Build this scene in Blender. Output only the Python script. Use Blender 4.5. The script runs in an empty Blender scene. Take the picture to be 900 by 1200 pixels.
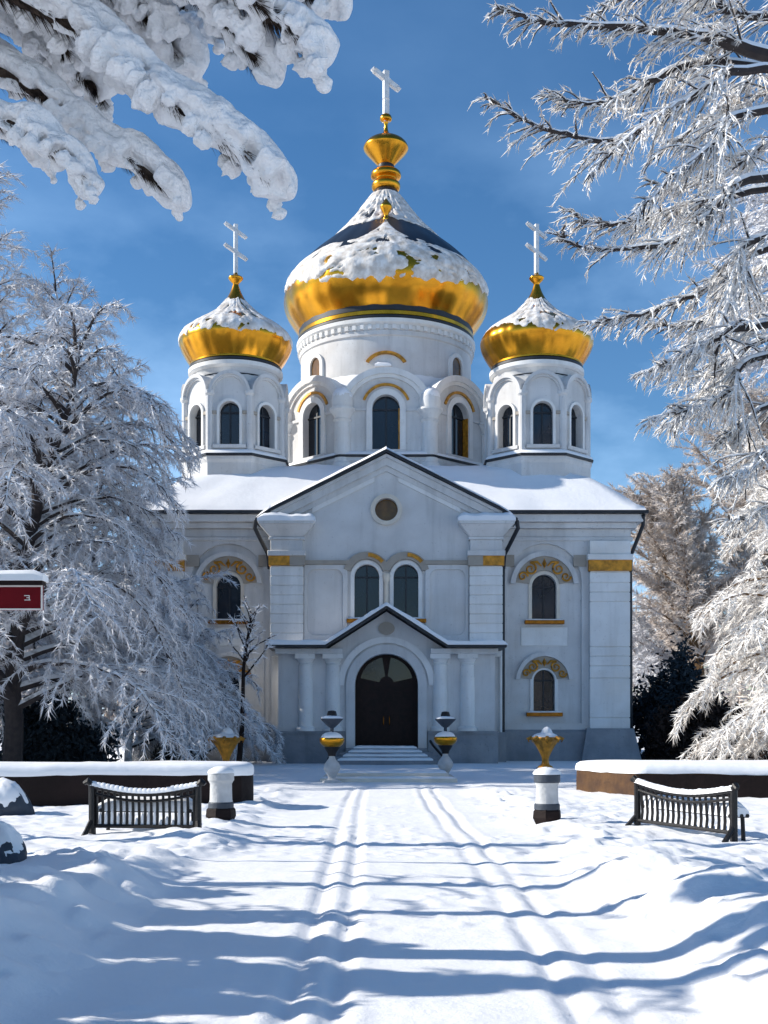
import bpy, bmesh, math, random
import numpy as np
from mathutils import Vector
from mathutils.geometry import tessellate_polygon
R = math.radians
S = bpy.context.scene
COL = S.collection
F = 1400.0; HOR = 848.0; EYE = 1.6
def P(px, py, Y):
    """photo measurement (900x1200) at a real distance Y -> metres"""
    return np.array([(px-450)*Y/F, Y, EYE-(py-HOR)*Y/F])

# ------------------------------------------------------------------ materials
def mat(name, col, rough=0.6, metal=0.0, noise=0.0, nscale=3.0, bump=0.0, bscale=12.0, spec=0.5, col2=None, detail=6):
    m = bpy.data.materials.new(name); m.use_nodes = True
    nt = m.node_tree; b = nt.nodes['Principled BSDF']
    b.inputs['Roughness'].default_value = rough; b.inputs['Metallic'].default_value = metal
    b.inputs['Specular IOR Level'].default_value = spec
    b.inputs['Base Color'].default_value = (*col, 1)
    tc = nt.nodes.new('ShaderNodeTexCoord')
    if noise > 0 or col2:
        n = nt.nodes.new('ShaderNodeTexNoise'); n.inputs['Scale'].default_value = nscale; n.inputs['Detail'].default_value = detail
        nt.links.new(tc.outputs['Object'], n.inputs['Vector'])
        r = nt.nodes.new('ShaderNodeValToRGB')
        c2 = col2 if col2 else tuple(c*(1-noise) for c in col)
        r.color_ramp.elements[0].position = 0.35; r.color_ramp.elements[1].position = 0.65
        r.color_ramp.elements[0].color = (*c2, 1); r.color_ramp.elements[1].color = (*col, 1)
        nt.links.new(n.outputs['Fac'], r.inputs['Fac']); nt.links.new(r.outputs['Color'], b.inputs['Base Color'])
    if bump > 0:
        n2 = nt.nodes.new('ShaderNodeTexNoise'); n2.inputs['Scale'].default_value = bscale; n2.inputs['Detail'].default_value = 8
        nt.links.new(tc.outputs['Object'], n2.inputs['Vector'])
        bp = nt.nodes.new('ShaderNodeBump'); bp.inputs['Strength'].default_value = bump; bp.inputs['Distance'].default_value = 0.05
        nt.links.new(n2.outputs['Fac'], bp.inputs['Height']); nt.links.new(bp.outputs['Normal'], b.inputs['Normal'])
    return m

def snowy(name, col, col2, lo, hi, nscale, rough=0.85, snow=(.82, .84, .87), amp=.5):
    """bark, needles, iron ... with snow lying on whatever faces up"""
    m = mat(name, col, rough, 0, .4, 6, .3, 20, col2=col2)
    nt = m.node_tree; b = nt.nodes['Principled BSDF']
    g = nt.nodes.new('ShaderNodeNewGeometry'); sx = nt.nodes.new('ShaderNodeSeparateXYZ')
    nt.links.new(g.outputs['Normal'], sx.inputs[0])
    n = nt.nodes.new('ShaderNodeTexNoise'); n.inputs['Scale'].default_value = nscale
    tc = nt.nodes.new('ShaderNodeTexCoord'); nt.links.new(tc.outputs['Object'], n.inputs['Vector'])
    a = nt.nodes.new('ShaderNodeMath'); a.operation = 'MULTIPLY_ADD'; a.inputs[1].default_value = amp*2; a.inputs[2].default_value = -amp
    nt.links.new(n.outputs['Fac'], a.inputs[0])
    s = nt.nodes.new('ShaderNodeMath'); s.operation = 'ADD'
    nt.links.new(sx.outputs['Z'], s.inputs[0]); nt.links.new(a.outputs[0], s.inputs[1])
    mr = nt.nodes.new('ShaderNodeMapRange'); mr.inputs['From Min'].default_value = lo; mr.inputs['From Max'].default_value = hi
    nt.links.new(s.outputs[0], mr.inputs['Value'])
    mx = nt.nodes.new('ShaderNodeMix'); mx.data_type = 'RGBA'
    old = b.inputs['Base Color'].links[0].from_socket
    nt.links.new(mr.outputs[0], mx.inputs['Factor']); nt.links.new(old, mx.inputs[6]); mx.inputs[7].default_value = (*snow, 1)
    nt.links.new(mx.outputs[2], b.inputs['Base Color'])
    return m

M = dict(
 plaster=mat('white_plaster', (.68, .68, .68), .8, 0, .16, .7, .16, 24, spec=.2),
 plaster_pale=mat('pale_plaster', (.80, .80, .79), .8, 0, .10, 1.1, .1, 30, spec=.2),
 plaster_tan=mat('tan_plaster', (.40, .36, .31), .85, 0, .15, 2, .1, 30, spec=.2),
 cream=mat('cream_paint', (.70, .64, .55), .7, 0, .1, 3, spec=.3),
 plinth=mat('grey_stone', (.27, .29, .32), .8, 0, .25, 1.2, .3, 8, spec=.3),
 gold=mat('gilding', (.80, .37, .030), .25, 1.0, .30, 1.1, .10, 1.6),
 bronze=mat('bronze', (.40, .16, .025), .42, 1.0, .5, 6, .15, 9),
 ochre=mat('ochre_gilt', (.66, .30, .028), .5, .35, .5, 5, .2, 14),
 slate=mat('dark_roof_metal', (.022, .030, .045), .38, .3, .3, 3, .05, 5),
 eave=mat('eave_metal', (.02, .024, .032), .5, .2, .3, 3),
 glass=mat('dark_glass', (.012, .020, .034), .07, 0, .45, .9, .06, 1.3, spec=.6),
 amber=mat('amber_glass', (.16, .075, .012), .25, 0, .5, 2.5, spec=.5),
 door=mat('dark_door_wood', (.020, .009, .007), .6, 0, .4, 5, .2, 10, spec=.25),
 snow=mat('snow', (.88, .885, .90), .55, 0, .03, 2, .22, 5, spec=.25),
 icy=mat('frosted_metal', (.72, .72, .72), .45, .2, .2, 4),
 iron=mat('black_iron', (.010, .009, .010), .45, .3, .3, 12, .2, 40),
 brown=mat('brown_timber', (.105, .050, .016), .7, 0, .4, 2.2, .3, 9, spec=.3, col2=(.045, .020, .010)),
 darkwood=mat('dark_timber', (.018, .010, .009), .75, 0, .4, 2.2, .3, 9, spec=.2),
 stone=mat('pale_stone', (.50, .51, .52), .75, 0, .2, 6, .3, 16),
 bluestone=mat('dark_blue_stone', (.035, .048, .070), .6, 0, .3, 5, .2, 14),
 red=mat('red_enamel', (.16, .003, .008), .6, 0, .15, 3, spec=.15),
 white=mat('white_paint', (.78, .72, .66), .5),
 needle=mat('dark_needles', (.026, .040, .052), .8, 0, .5, 3, spec=.2),
 brush=mat('dark_brown_twigs', (.030, .018, .014), .85, 0, .4, 3, spec=.2),
 bark=snowy('dark_bark', (.035, .027, .026), (.018, .014, .016), -.25, .15, 5),
 bark_mid=snowy('snow_streaked_bark', (.035, .027, .026), (.018, .014, .016), .25, .55, 4),
 bark_brown=mat('bark_brown', (.085, .060, .045), .9, 0, .7, 16, .8, 30, spec=.1, col2=(.018, .014, .014)),
 bark_bare=mat('bark_bare', (.030, .022, .020), .9, 0, .4, 7, .5, 14, spec=.15),
 bark_tan=snowy('tan_bark', (.16, .085, .030), (.08, .045, .022), .35, .8, 3),
 frost=snowy('hoar_frost', (.60, .59, .62), (.38, .35, .35), -.5, .4, .7, snow=(.86, .87, .90)),
 frost_grey=snowy('grey_hoar_frost', (.52, .52, .56), (.38, .35, .34), -.4, .7, .40, snow=(.81, .82, .85)),
 frost_tan=snowy('tan_hoar_frost', (.56, .47, .40), (.34, .26, .20), .0, .9, .35, snow=(.80, .77, .75)),
 bough=snowy('snowy_needles', (.020, .028, .026), (.035, .024, .018), .0, .3, 3, snow=(.86, .87, .89)),
)
def weather(m, streak, patch, sf, pf):
    nt = m.node_tree; b = nt.nodes['Principled BSDF']; old = b.inputs['Base Color'].links[0].from_socket
    tc = [n for n in nt.nodes if n.type == 'TEX_COORD'][0]
    for vec, lo, hi, fac, col, det in (((1.7, 1.7, .16), .50, .80, sf, streak, 5), ((.33, .33, .42), .50, .66, pf, patch, 7), ((9, 9, 9), .62, .72, sf*.8, streak, 3)):
        mp = nt.nodes.new('ShaderNodeMapping'); mp.inputs['Scale'].default_value = vec; nt.links.new(tc.outputs['Object'], mp.inputs['Vector'])
        n = nt.nodes.new('ShaderNodeTexNoise'); n.inputs['Scale'].default_value = 1; n.inputs['Detail'].default_value = det; n.inputs['Roughness'].default_value = .62
        nt.links.new(mp.outputs[0], n.inputs['Vector'])
        mr = nt.nodes.new('ShaderNodeMapRange'); mr.inputs['From Min'].default_value = lo; mr.inputs['From Max'].default_value = hi; mr.inputs['To Max'].default_value = fac
        nt.links.new(n.outputs['Fac'], mr.inputs['Value'])
        mx = nt.nodes.new('ShaderNodeMix'); mx.data_type = 'RGBA'; nt.links.new(mr.outputs[0], mx.inputs['Factor'])
        nt.links.new(old, mx.inputs[6]); mx.inputs[7].default_value = (*col, 1); old = mx.outputs[2]
    nt.links.new(old, b.inputs['Base Color'])
weather(M['plaster'], (.34, .34, .34), (.52, .48, .44), .6, .40)
weather(M['plaster_pale'], (.45, .44, .43), (.66, .60, .52), .5, .35)
weather(M['plinth'], (.14, .145, .16), (.36, .36, .36), .6, .5)
weather(M['gold'], (.30, .12, .012), (.62, .24, .02), .35, .45)
weather(M['brown'], (.03, .014, .008), (.15, .075, .025), .6, .5)
M['beige_snow'] = mat('mottled_beige_snow', (.78, .77, .76), .7, 0, .1, 3, .6, 7, spec=.2, col2=(.50, .455, .41))  # snow base mottled with darker beige
M['frost_cream'] = snowy('cream_hoar_frost', (.66, .58, .50), (.45, .37, .31), -.7, .4, .45, snow=(.88, .86, .83))
M['bough_snow'] = mat('clotted_snow', (.84, .845, .86), .7, 0, .12, 9, .8, 26, spec=.15)
# driven snow: broad softness, crumbs and grain
gm = mat('driven_snow', (.88, .885, .90), .6, 0, .04, .7, .35, 3.5, spec=.25)
_nt = gm.node_tree; _b = _nt.nodes['Principled BSDF']; _tc = [n for n in _nt.nodes if n.type == 'TEX_COORD'][0]
_n = _nt.nodes.new('ShaderNodeTexNoise'); _n.inputs['Scale'].default_value = 26; _n.inputs['Detail'].default_value = 5; _n.inputs['Roughness'].default_value = .7
_nt.links.new(_tc.outputs['Object'], _n.inputs['Vector'])
_p = _nt.nodes.new('ShaderNodeBump'); _p.inputs['Strength'].default_value = .35; _p.inputs['Distance'].default_value = .02
_nt.links.new(_n.outputs['Fac'], _p.inputs['Height']); _nt.links.new(_b.inputs['Normal'].links[0].from_socket, _p.inputs['Normal']); _nt.links.new(_p.outputs['Normal'], _b.inputs['Normal'])
M['ground'] = gm
# ------------------------------------------------------------------ mesh builder
class MB:
    def __init__(s): s.v = []; s.f = []; s.n = 0
    def add(s, verts, faces):
        verts = np.asarray(verts, float).reshape(-1, 3)
        if isinstance(faces, np.ndarray): s.f.extend((faces+s.n).tolist())
        else: s.f.extend([[i+s.n for i in f] for f in faces])
        s.v.append(verts); s.n += len(verts); return s
    def box(s, x0, x1, y0, y1, z0, z1):
        v = [(x0,y0,z0),(x1,y0,z0),(x1,y1,z0),(x0,y1,z0),(x0,y0,z1),(x1,y0,z1),(x1,y1,z1),(x0,y1,z1)]
        return s.add(v, [(0,3,2,1),(4,5,6,7),(0,1,5,4),(1,2,6,5),(2,3,7,6),(3,0,4,7)])
    def frustum(s, a, b, z0, z1):
        """a, b = (x0,x1,y0,y1) rectangles at z0 and z1"""
        v = [(a[0],a[2],z0),(a[1],a[2],z0),(a[1],a[3],z0),(a[0],a[3],z0),(b[0],b[2],z1),(b[1],b[2],z1),(b[1],b[3],z1),(b[0],b[3],z1)]
        return s.add(v, [(0,3,2,1),(4,5,6,7),(0,1,5,4),(1,2,6,5),(2,3,7,6),(3,0,4,7)])
    def lathe(s, c, prof, seg=48, a0=0.0, cap=True):
        n = len(prof); th = a0+np.arange(seg)*2*np.pi/seg
        v = [(c[0]+r*math.cos(t), c[1]+r*math.sin(t), c[2]+z) for r, z in prof for t in th]
        f = [(i*seg+j, i*seg+(j+1)%seg, (i+1)*seg+(j+1)%seg, (i+1)*seg+j) for i in range(n-1) for j in range(seg)]
        if cap:
            f.append(tuple(range(seg))[::-1]); f.append(tuple((n-1)*seg+j for j in range(seg)))
        return s.add(v, f)
    def tube(s, pts, rad, sides=6, cap=True):
        pts = np.asarray(pts, float); n = len(pts)
        rad = np.full(n, rad) if np.isscalar(rad) else np.asarray(rad, float)
        t = np.gradient(pts, axis=0); t /= np.linalg.norm(t, axis=1)[:, None]+1e-9
        ref = np.array([0, 0, 1.]) if abs(t[:, 2]).mean() < .8 else np.array([1., 0, 0])
        u = np.cross(t, ref); u /= np.linalg.norm(u, axis=1)[:, None]+1e-9
        w = np.cross(u, t)
        a = np.arange(sides)*2*np.pi/sides
        v = (pts[:, None, :]+rad[:, None, None]*(np.cos(a)[None, :, None]*u[:, None, :]+np.sin(a)[None, :, None]*w[:, None, :])).reshape(-1, 3)
        i = np.arange(n-1)[:, None]*sides; j = np.arange(sides)[None, :]; j2 = (j+1) % sides
        f = np.stack([i+j, i+j2, i+sides+j2, i+sides+j], -1).reshape(-1, 4).tolist()
        if cap: f.append(list(range(sides))[::-1]); f.append([(n-1)*sides+k for k in range(sides)])
        return s.add(v, f)
    def spikes(s, b, d, l, w):
        b = np.asarray(b); n = len(b); d = d/(np.linalg.norm(d, axis=1)[:, None]+1e-9)
        ref = np.where(np.abs(d[:, 2:3]) < .9, np.array([[0, 0, 1.]]), np.array([[1., 0, 0]]))
        u = np.cross(d, ref); u /= np.linalg.norm(u, axis=1)[:, None]+1e-9; q = np.cross(u, d)
        l = np.broadcast_to(l, n)[:, None]; w = np.broadcast_to(w, n)[:, None]
        vs = [b+w*(math.cos(a)*u+math.sin(a)*q) for a in (math.pi/2, math.pi*7/6, math.pi*11/6)]+[b+d*l]
        v = np.stack(vs, 1).reshape(-1, 3); k = np.arange(n)[:, None, None]*4
        f = (k+np.array([[0, 1, 3], [1, 2, 3], [2, 0, 3]])[None]).reshape(-1, 3)
        return s.add(v, f)
    def plate(s, outer, holes, to3, w0, w1):
        loops = [outer]+list(holes)
        flat = [p for lp in loops for p in lp]
        tris = tessellate_polygon([[Vector((u, v, 0)) for u, v in lp] for lp in loops])
        n = len(flat)
        vs = [to3(u, v, w1) for u, v in flat]+[to3(u, v, w0) for u, v in flat]
        fs = []
        for a, b, c in tris:
            (ax, ay), (bx, by), (cx, cy) = flat[a], flat[b], flat[c]
            if (bx-ax)*(cy-ay)-(by-ay)*(cx-ax) < 0: b, c = c, b
            fs.append((a, b, c)); fs.append((a+n, c+n, b+n))
        o = 0
        for li, lp in enumerate(loops):
            k = len(lp)
            area = sum(lp[i][0]*lp[(i+1) % k][1]-lp[(i+1) % k][0]*lp[i][1] for i in range(k))
            ccw = area > 0
            for i in range(k):
                a, b = o+i, o+(i+1) % k
                q = (a, a+n, b+n, b) if (ccw == (li == 0)) else (a, b, b+n, a+n)
                fs.append(q)
            o += k
        return s.add(vs, fs)
    def build(s, name, m, parent=None, smooth=30, bevel=0):
        me = bpy.data.meshes.new(name)
        v = np.concatenate(s.v) if s.v else np.zeros((0, 3))
        if parent is not None:
            v = v-np.array(root_loc(parent))
        me.from_pydata(v.tolist(), [], s.f); me.validate(); me.update()
        me.materials.append(M[m] if isinstance(m, str) else m)
        if smooth:
            me.polygons.foreach_set('use_smooth', [True]*len(me.polygons)); me.set_sharp_from_angle(angle=R(smooth))
        o = bpy.data.objects.new(name, me); COL.objects.link(o)
        if parent is not None: o.parent = parent
        if bevel:
            bm = o.modifiers.new('bevel', 'BEVEL'); bm.width = bevel; bm.segments = 2; bm.limit_method = 'ANGLE'; bm.angle_limit = R(40)
        return o

def root_loc(o):
    while o.parent is not None: o = o.parent
    return o.location
def tag(o, label=None, cat=None, group=None, kind=None):
    if label: o['label'] = label
    if cat: o['category'] = cat
    if group: o['group'] = group
    if kind: o['kind'] = kind
    return o
def thing(name, loc, label, cat, group=None):
    o = bpy.data.objects.new(name, None); COL.objects.link(o); o.location = loc; o.empty_display_size = .2
    return tag(o, label, cat, group)
def copy_tree(o, loc=None, rotz=0, scale=1, label=None, parent=None):
    kids = [c for c in COL.objects if c.parent == o]
    c = o.copy(); COL.objects.link(c)
    if parent is not None: c.parent = parent
    if loc is not None: c.location = loc; c.rotation_euler = (0, 0, rotz); c.scale = (scale,)*3
    if label: c['label'] = label
    for k in kids: copy_tree(k, parent=c)
    return c

rng = np.random.default_rng(7)
def vnoise(x, y, seed=0):
    """value noise on arrays"""
    x = np.asarray(x, float); y = np.asarray(y, float)
    xi = np.floor(x).astype(np.int64); yi = np.floor(y).astype(np.int64); fx = x-xi; fy = y-yi
    fx = fx*fx*(3-2*fx); fy = fy*fy*(3-2*fy)
    def h(a, b):
        n = (a*374761393+b*668265263+seed*1442695041) & 0x7fffffff
        n = ((n ^ (n >> 13))*1274126177) & 0x7fffffff
        return ((n ^ (n >> 16)) & 0xffff)/65535.0
    return (h(xi, yi)*(1-fx)+h(xi+1, yi)*fx)*(1-fy)+(h(xi, yi+1)*(1-fx)+h(xi+1, yi+1)*fx)*fy
def fbm(x, y, o=4, seed=0):
    t = 0; a = .5
    for i in range(o): t = t+a*vnoise(x*2**i, y*2**i, seed+i); a *= .5
    return t
def sstep(a, b, x):
    t = np.clip((x-a)/(b-a), 0, 1); return t*t*(3-2*t)

# ------------------------------------------------------------------ ground
def H(x, y):
    x = np.asarray(x, float); y = np.asarray(y, float)
    near = 1-sstep(26, 34, y)
    ax = np.abs(x); low = 1-.72*sstep(10.5, 15.5, y)
    wob = (fbm(y*.25, x*0+3, 3, 5)-.45)*.7
    edge = ax-(2.15+wob*np.where(x > 0, 1, -1))
    bank = sstep(-.35, .55, edge)*(1-.55*sstep(.7, 2.2, edge))
    z = .27*bank*near*low*(.55+.9*fbm(x*.7, y*.5, 3, 11))
    out = sstep(0., .8, edge)
    z += out*near*low*(fbm(x*.55+4, y*.45, 4, 21)-.45)*.34
    # swept furrows on both banks, curving away from the path
    ph = (y*1.0-(ax-2.0)**2*.30*np.where(x > 0, 1, 1))*2.3+2.2*fbm(x*.4, y*.3, 2, 31)
    fur = np.sin(ph*1.7)
    z += .050*low*fur*sstep(-.3, .4, edge)*(1-sstep(2.2, 3.6, edge))*near
    # lumps thrown up by the plough
    z += .05*sstep(.52, .75, vnoise(x*3.1, y*2.3, 41))*sstep(-.25, .2, edge)*(1-sstep(.9, 1.6, edge))*near
    # packed path: gentle waves and wheel ruts
    inn = 1-sstep(-.5, .0, edge)
    z += inn*near*(.020*np.sin(y*1.55+1.5*vnoise(x*.5, y*.3, 51))+.035*(fbm(x*.8, y*.7, 4, 61)-.45))
    cur = .10*np.sin(y*.16+.5)
    for c in (-.66, -.38, .98, 1.28):
        d = x-c-cur
        br = .5+.5*sstep(.3, .6, vnoise(y*.5+c*9, y*0+c, 71))
        z += near*br*(-.034*np.exp(-(d/.06)**2)+.006*np.exp(-((np.abs(d)-.13)/.05)**2))
    z += .02*(fbm(x*2.2, y*2.0, 3, 81)-.45)*near
    z += .075*(fbm(x*2.6+9, y*2.1, 4, 87)-.45)*near*sstep(-.2, .4, edge)
    z += .034*sstep(.5, .8, vnoise(x*6.5, y*5.0, 89))*near*sstep(-.45, .0, edge)*(.3+.7*low)
    z += .016*sstep(.62, .8, vnoise(x*8, y*6.5, 97))*near*sstep(.45, .6, vnoise(x*.9, y*.6, 98))
    z += (1-near)*.06*(fbm(x*.3, y*.3, 3, 91)-.45)*(1-sstep(60, 90, y))
    return z
def axis(dense0, dense1, step, lo, hi, g=1.22):
    a = list(np.arange(dense0, dense1, step)); s = step
    while a[-1] < hi: s *= g; a.append(a[-1]+s)
    s = step
    while a[0] > lo: s *= g; a.insert(0, a[0]-s)
    return np.array(a)
xs = axis(-6.5, 6.5, .05, -900, 900); ys = axis(4.5, 24, .055, -900, 1500, 1.12)
X, Y = np.meshgrid(xs, ys)
Z = H(X, Y)
nx, ny = len(xs), len(ys)
i = np.arange(ny-1)[:, None]*nx; j = np.arange(nx-1)[None, :]
gf = np.stack([i+j, i+j+1, i+nx+j+1, i+nx+j], -1).reshape(-1, 4)
ground = MB().add(np.stack([X, Y, Z], -1).reshape(-1, 3), gf).build('snow_ground', 'ground', smooth=180)
tag(ground, kind='structure')
def gz(x, y): return float(H(np.array([x]), np.array([y]))[0])

def snow_strip(mb, p0, p1, hw, h, side=(0, 1, 0), n=None, seed=0, droop=0.02):
    """rounded ridge of snow lying along p0-p1; side = horizontal width direction"""
    p0 = np.array(p0, float); p1 = np.array(p1, float); L = np.linalg.norm(p1-p0)
    n = n or max(6, int(L/.12)); side = np.array(side, float); side /= np.linalg.norm(side)
    t = np.linspace(0, 1, n); k = 9
    a = np.linspace(0, np.pi, k)
    nz = .75+.5*fbm(t*L*2+seed*7.3, t*0+seed, 3, seed)
    endt = np.clip(np.minimum(t, 1-t)*L/(h*.8)+.25, 0, 1)**.5
    v = []
    for q in range(n):
        c = p0+(p1-p0)*t[q]
        w = hw*(.96+.10*(nz[q]-1))
        for ang in a:
            v.append(c+side*w*math.cos(ang)+np.array([0, 0, -droop+(h*nz[q]*endt[q]+droop)*(math.sin(ang)**.6)]))
    f = [(q*k+m, q*k+m+1, (q+1)*k+m+1, (q+1)*k+m) for q in range(n-1) for m in range(k-1)]
    f += [tuple(range(k)), tuple((n-1)*k+m for m in range(k))[::-1]]
    f += [((q+1)*k, (q+1)*k+k-1, q*k+k-1, q*k) for q in range(n-1)]
    mb.add(v, f)
def snow_blob(mb, c, rx, ry, rz, seed=0, n=18, flat=True):
    v = []; f = []
    m = 8
    for q in range(m+1):
        ph = (math.pi/2 if flat else math.pi)*q/m
        for k in range(n):
            t = 2*math.pi*k/n
            s = 1+.22*(fbm(np.array(math.cos(t)*1.7+seed*3.1+q*.25), np.array(math.sin(t)*1.7+q*.3), 3, seed)-.45)
            v.append((c[0]+rx*s*math.sin(ph)*math.cos(t), c[1]+ry*s*math.sin(ph)*math.sin(t), c[2]+rz*s*math.cos(ph)))
    for q in range(m):
        for k in range(n):
            f.append((q*n+k, q*n+(k+1) % n, (q+1)*n+(k+1) % n, (q+1)*n+k)[::-1])
    f.append(tuple(m*n+k for k in range(n)))
    mb.add(v, f)

# ------------------------------------------------------------------ church
CX = 0.1
church = thing('church', (CX, 50, 0), 'white Orthodox church with three gilded onion domes and a snowy gabled porch', 'church')
def front(Yp):
    """(u, v, w) -> world for a wall that faces the camera at distance Yp; w = out of the wall"""
    return lambda u, v, w: (CX+u, Yp-w, v)
def arch(cx, z0, zs, hw, n=14, rise=None):
    """arched outline, counter-clockwise"""
    rise = hw if rise is None else rise
    a = np.linspace(0, np.pi, n)
    return [(cx-hw, z0), (cx+hw, z0)]+[(cx+hw*math.cos(t), zs+rise*math.sin(t)) for t in a]
def rect(x0, x1, z0, z1): return [(x0, z0), (x1, z0), (x1, z1), (x0, z1)]
def circ(cx, cz, r, n=28, ry=None):
    return [(cx+r*math.cos(t), cz+(ry or r)*math.sin(t)) for t in np.arange(n)*2*np.pi/n]
def band(cx, zs, r0, r1, a0=0., a1=math.pi, n=18, ry=1.):
    """arched band (part of an annulus)"""
    a = np.linspace(a0, a1, n)
    return [(cx+r1*math.cos(t), zs+r1*ry*math.sin(t)) for t in a]+[(cx+r0*math.cos(t), zs+r0*ry*math.sin(t)) for t in a[::-1]]

YB = 51.5            # front of the main body
YG = 50.0            # front of the gabled centre
# --- body walls
fb = front(YB)
holes_b = []
WIN = []
for s in (-1, 1):
    holes_b += [arch(s*6.8, 6.05, 7.5, .53), arch(s*6.8, 2.08, 3.46, .46)]
mb = MB()
mb.plate(rect(-10.4, 10.4, 0, 10.5), holes_b, fb, -.6, 0)
mb.box(CX-10.4, CX-9.8, YB+.6, 73, 0, 10.5); mb.box(CX+9.8, CX+10.4, YB+.6, 73, 0, 10.5); mb.box(CX-10.4, CX+10.4, 73, 73.6, 0, 10.5)
wall = mb.build('wall', 'plaster', church)
# raised wall field with arched recesses round the windows
for s in (-1, 1):
    MB().plate(rect(*(sorted((s*4.86, s*8.72))), 1.3, 9.45), [arch(s*6.8, 1.62, 7.75, 1.6)], fb, 0, .14).build('wall_field', 'plaster', church)
# cornice of the body
mb = MB()
for z0, z1, o in ((9.45, 9.62, .20), (9.62, 9.98, .12), (9.98, 10.22, .34), (10.22, 10.55, .56)):
    mb.box(CX-10.4-o, CX+10.4+o, YB-o, 73.6+o, z0, z1)
mb.build('cornice', 'plaster', church, bevel=.03)
mb = MB(); mb.box(CX-11.15, CX+11.15, YB-.75, 74.3, 10.553, 10.68); mb.build('gutter', 'eave', church)
# frieze band of tan stone
for s in (-1, 1):
    for a, b in ((8.6, 8.05), (5.5, 4.87)):
        a, b = sorted((s*a, s*b)); MB().box(CX+a, CX+b, YB-.17, YB, 8.35, 8.85).build('frieze', 'plaster_tan', church)
# plinth
mb = MB(); mb.box(CX-10.62, CX+10.62, YB-.28, 73.9, -.1, 1.22); mb.frustum((CX-10.62, CX+10.62, YB-.28, 73.9), (CX-10.5, CX+10.5, YB-.16, 73.7), 1.22, 1.34)
mb.build('plinth', 'plinth', church)
# corner pilasters
for s in (-1, 1):
    xa, xb = sorted((s*8.72, s*10.44))
    mb = MB()
    zz = 1.34; hs = [.55, 1.75, .55, .42, .42, 2.0, .42, .42, .48]
    k = (8.12-zz)/sum(hs)
    mb.box(CX+xa+.03, CX+xb-.03, YB-.30, YB+.38, 1.34, 8.2)
    pil = mb.build('pilaster', 'plaster_pale', church)
    for h in hs:
        MB().box(CX+xa, CX+xb, YB-.34, YB+.4, zz, zz+h*k-.035).build('course', 'plaster_pale', pil, bevel=.012); zz += h*k
    mb = MB(); mb.box(CX+xa-.06, CX+xb+.06, YB-.42, YB+.45, 8.14, 8.60); mb.build('gilt_band', 'ochre', pil)
    mb = MB()
    mb.box(CX+xa-.12, CX+xb+.12, YB-.50, YB+.5, 8.603, 8.85); mb.box(CX+xa-.02, CX+xb+.02, YB-.38, YB+.5, 8.85, 9.44)
    mb.build('capital', 'plaster_pale', pil, bevel=.03)
    mb = MB(); mb.frustum((CX+xa-.42, CX+xb+.42, YB-.75, YB+.2), (CX+xa-.14, CX+xb+.14, YB-.44, YB+.2), 0, 1.40); mb.build('pilaster_base', 'plinth', pil)

def window(cx, z0, zs, hw, Yp, frame='cream', gl='glass', fw=.14, sill='bronze', proud=.06, rec=.30, mull=True, parent=None):
    f = front(Yp); par = parent or church
    mb = MB()
    o = arch(cx, z0, zs, hw+fw, rise=hw+fw)
    mb.plate(o, [arch(cx, z0+.001, zs, hw)], f, -.02, proud)
    w = mb.build('window', frame, par)
    mb = MB(); mb.plate(arch(cx, z0-.05, zs, hw+.05), [], f, -rec-.05, -rec); mb.build('pane', gl, w)
    if mull:
        mb = MB()
        mb.plate(rect(cx-.03, cx+.03, z0, zs+hw*.98), [], f, -rec+.003, -rec+.05); mb.plate(rect(cx-hw, cx+hw, zs-.03, zs+.03), [], f, -rec+.004, -rec+.06)
        mb.build('glazing_bar', 'eave', w)
    if sill:
        mb = MB(); mb.plate(rect(cx-hw-.32, cx+hw+.32, z0-.17, z0-.002), [], f, -.25, .24); mb.build('sill', sill, w, bevel=.02)
        mb = MB(); a = f(cx-hw-.28, z0-.004, .06); b = f(cx+hw+.28, z0-.004, .06); snow_strip(mb, a, b, .15, .07, seed=int(abs(cx*10+z0*3))); mb.build('sill_snow', 'snow', w)
    return w
def scroll(mb, f, cx, cz, r, turns, sgn, w, th=.05, a0=0):
    n = 26; pts = []
    for q in range(n):
        t = q/(n-1); rr = r*(1-.82*t); a = a0+sgn*turns*2*math.pi*t
        pts.append(f(cx+rr*math.cos(a), cz+rr*math.sin(a), w))
    mb.tube(pts, np.linspace(th, th*.6, n), 6)
def hood(cx, zs, r, Yp, big=True):
    """carved lunette over a window: tan field, pale arch, gilt scrollwork"""
    f = front(Yp)
    mb = MB(); mb.plate(band(cx, zs, r*.52, r, .12, math.pi-.12), [], f, -.05, .10); h = mb.build('lunette', 'plaster_tan', church)
    mb = MB(); mb.plate(band(cx, zs, r+.003, r*1.17, .05, math.pi-.05), [], f, -.05, .20); mb.build('hood_moulding', 'plaster', h)
    mb = MB()
    for s in (-1, 1):
        scroll(mb, f, cx+s*r*.48, zs+r*.56, r*.22, 1.4, s, .13, .055, math.pi/2)
        scroll(mb, f, cx+s*r*.74, zs+r*.30, r*.17, 1.3, -s, .13, .05, 0)
        mb.tube([f(cx+s*r*.10, zs+r*.66, .13), f(cx+s*r*.25, zs+r*.80, .15), f(cx+s*r*.5, zs+r*.80, .13)], [.03, .06, .03], 6)
    mb.add([f(cx-.10, zs+r*.75, .12), f(cx, zs+r*.57, .12), f(cx+.10, zs+r*.75, .12), f(cx, zs+r*.93, .12), f(cx, zs+r*.75, .26)], [(0, 1, 4), (1, 2, 4), (2, 3, 4), (3, 0, 4)])
    mb.build('gilt_carving', 'ochre', h)
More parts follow.
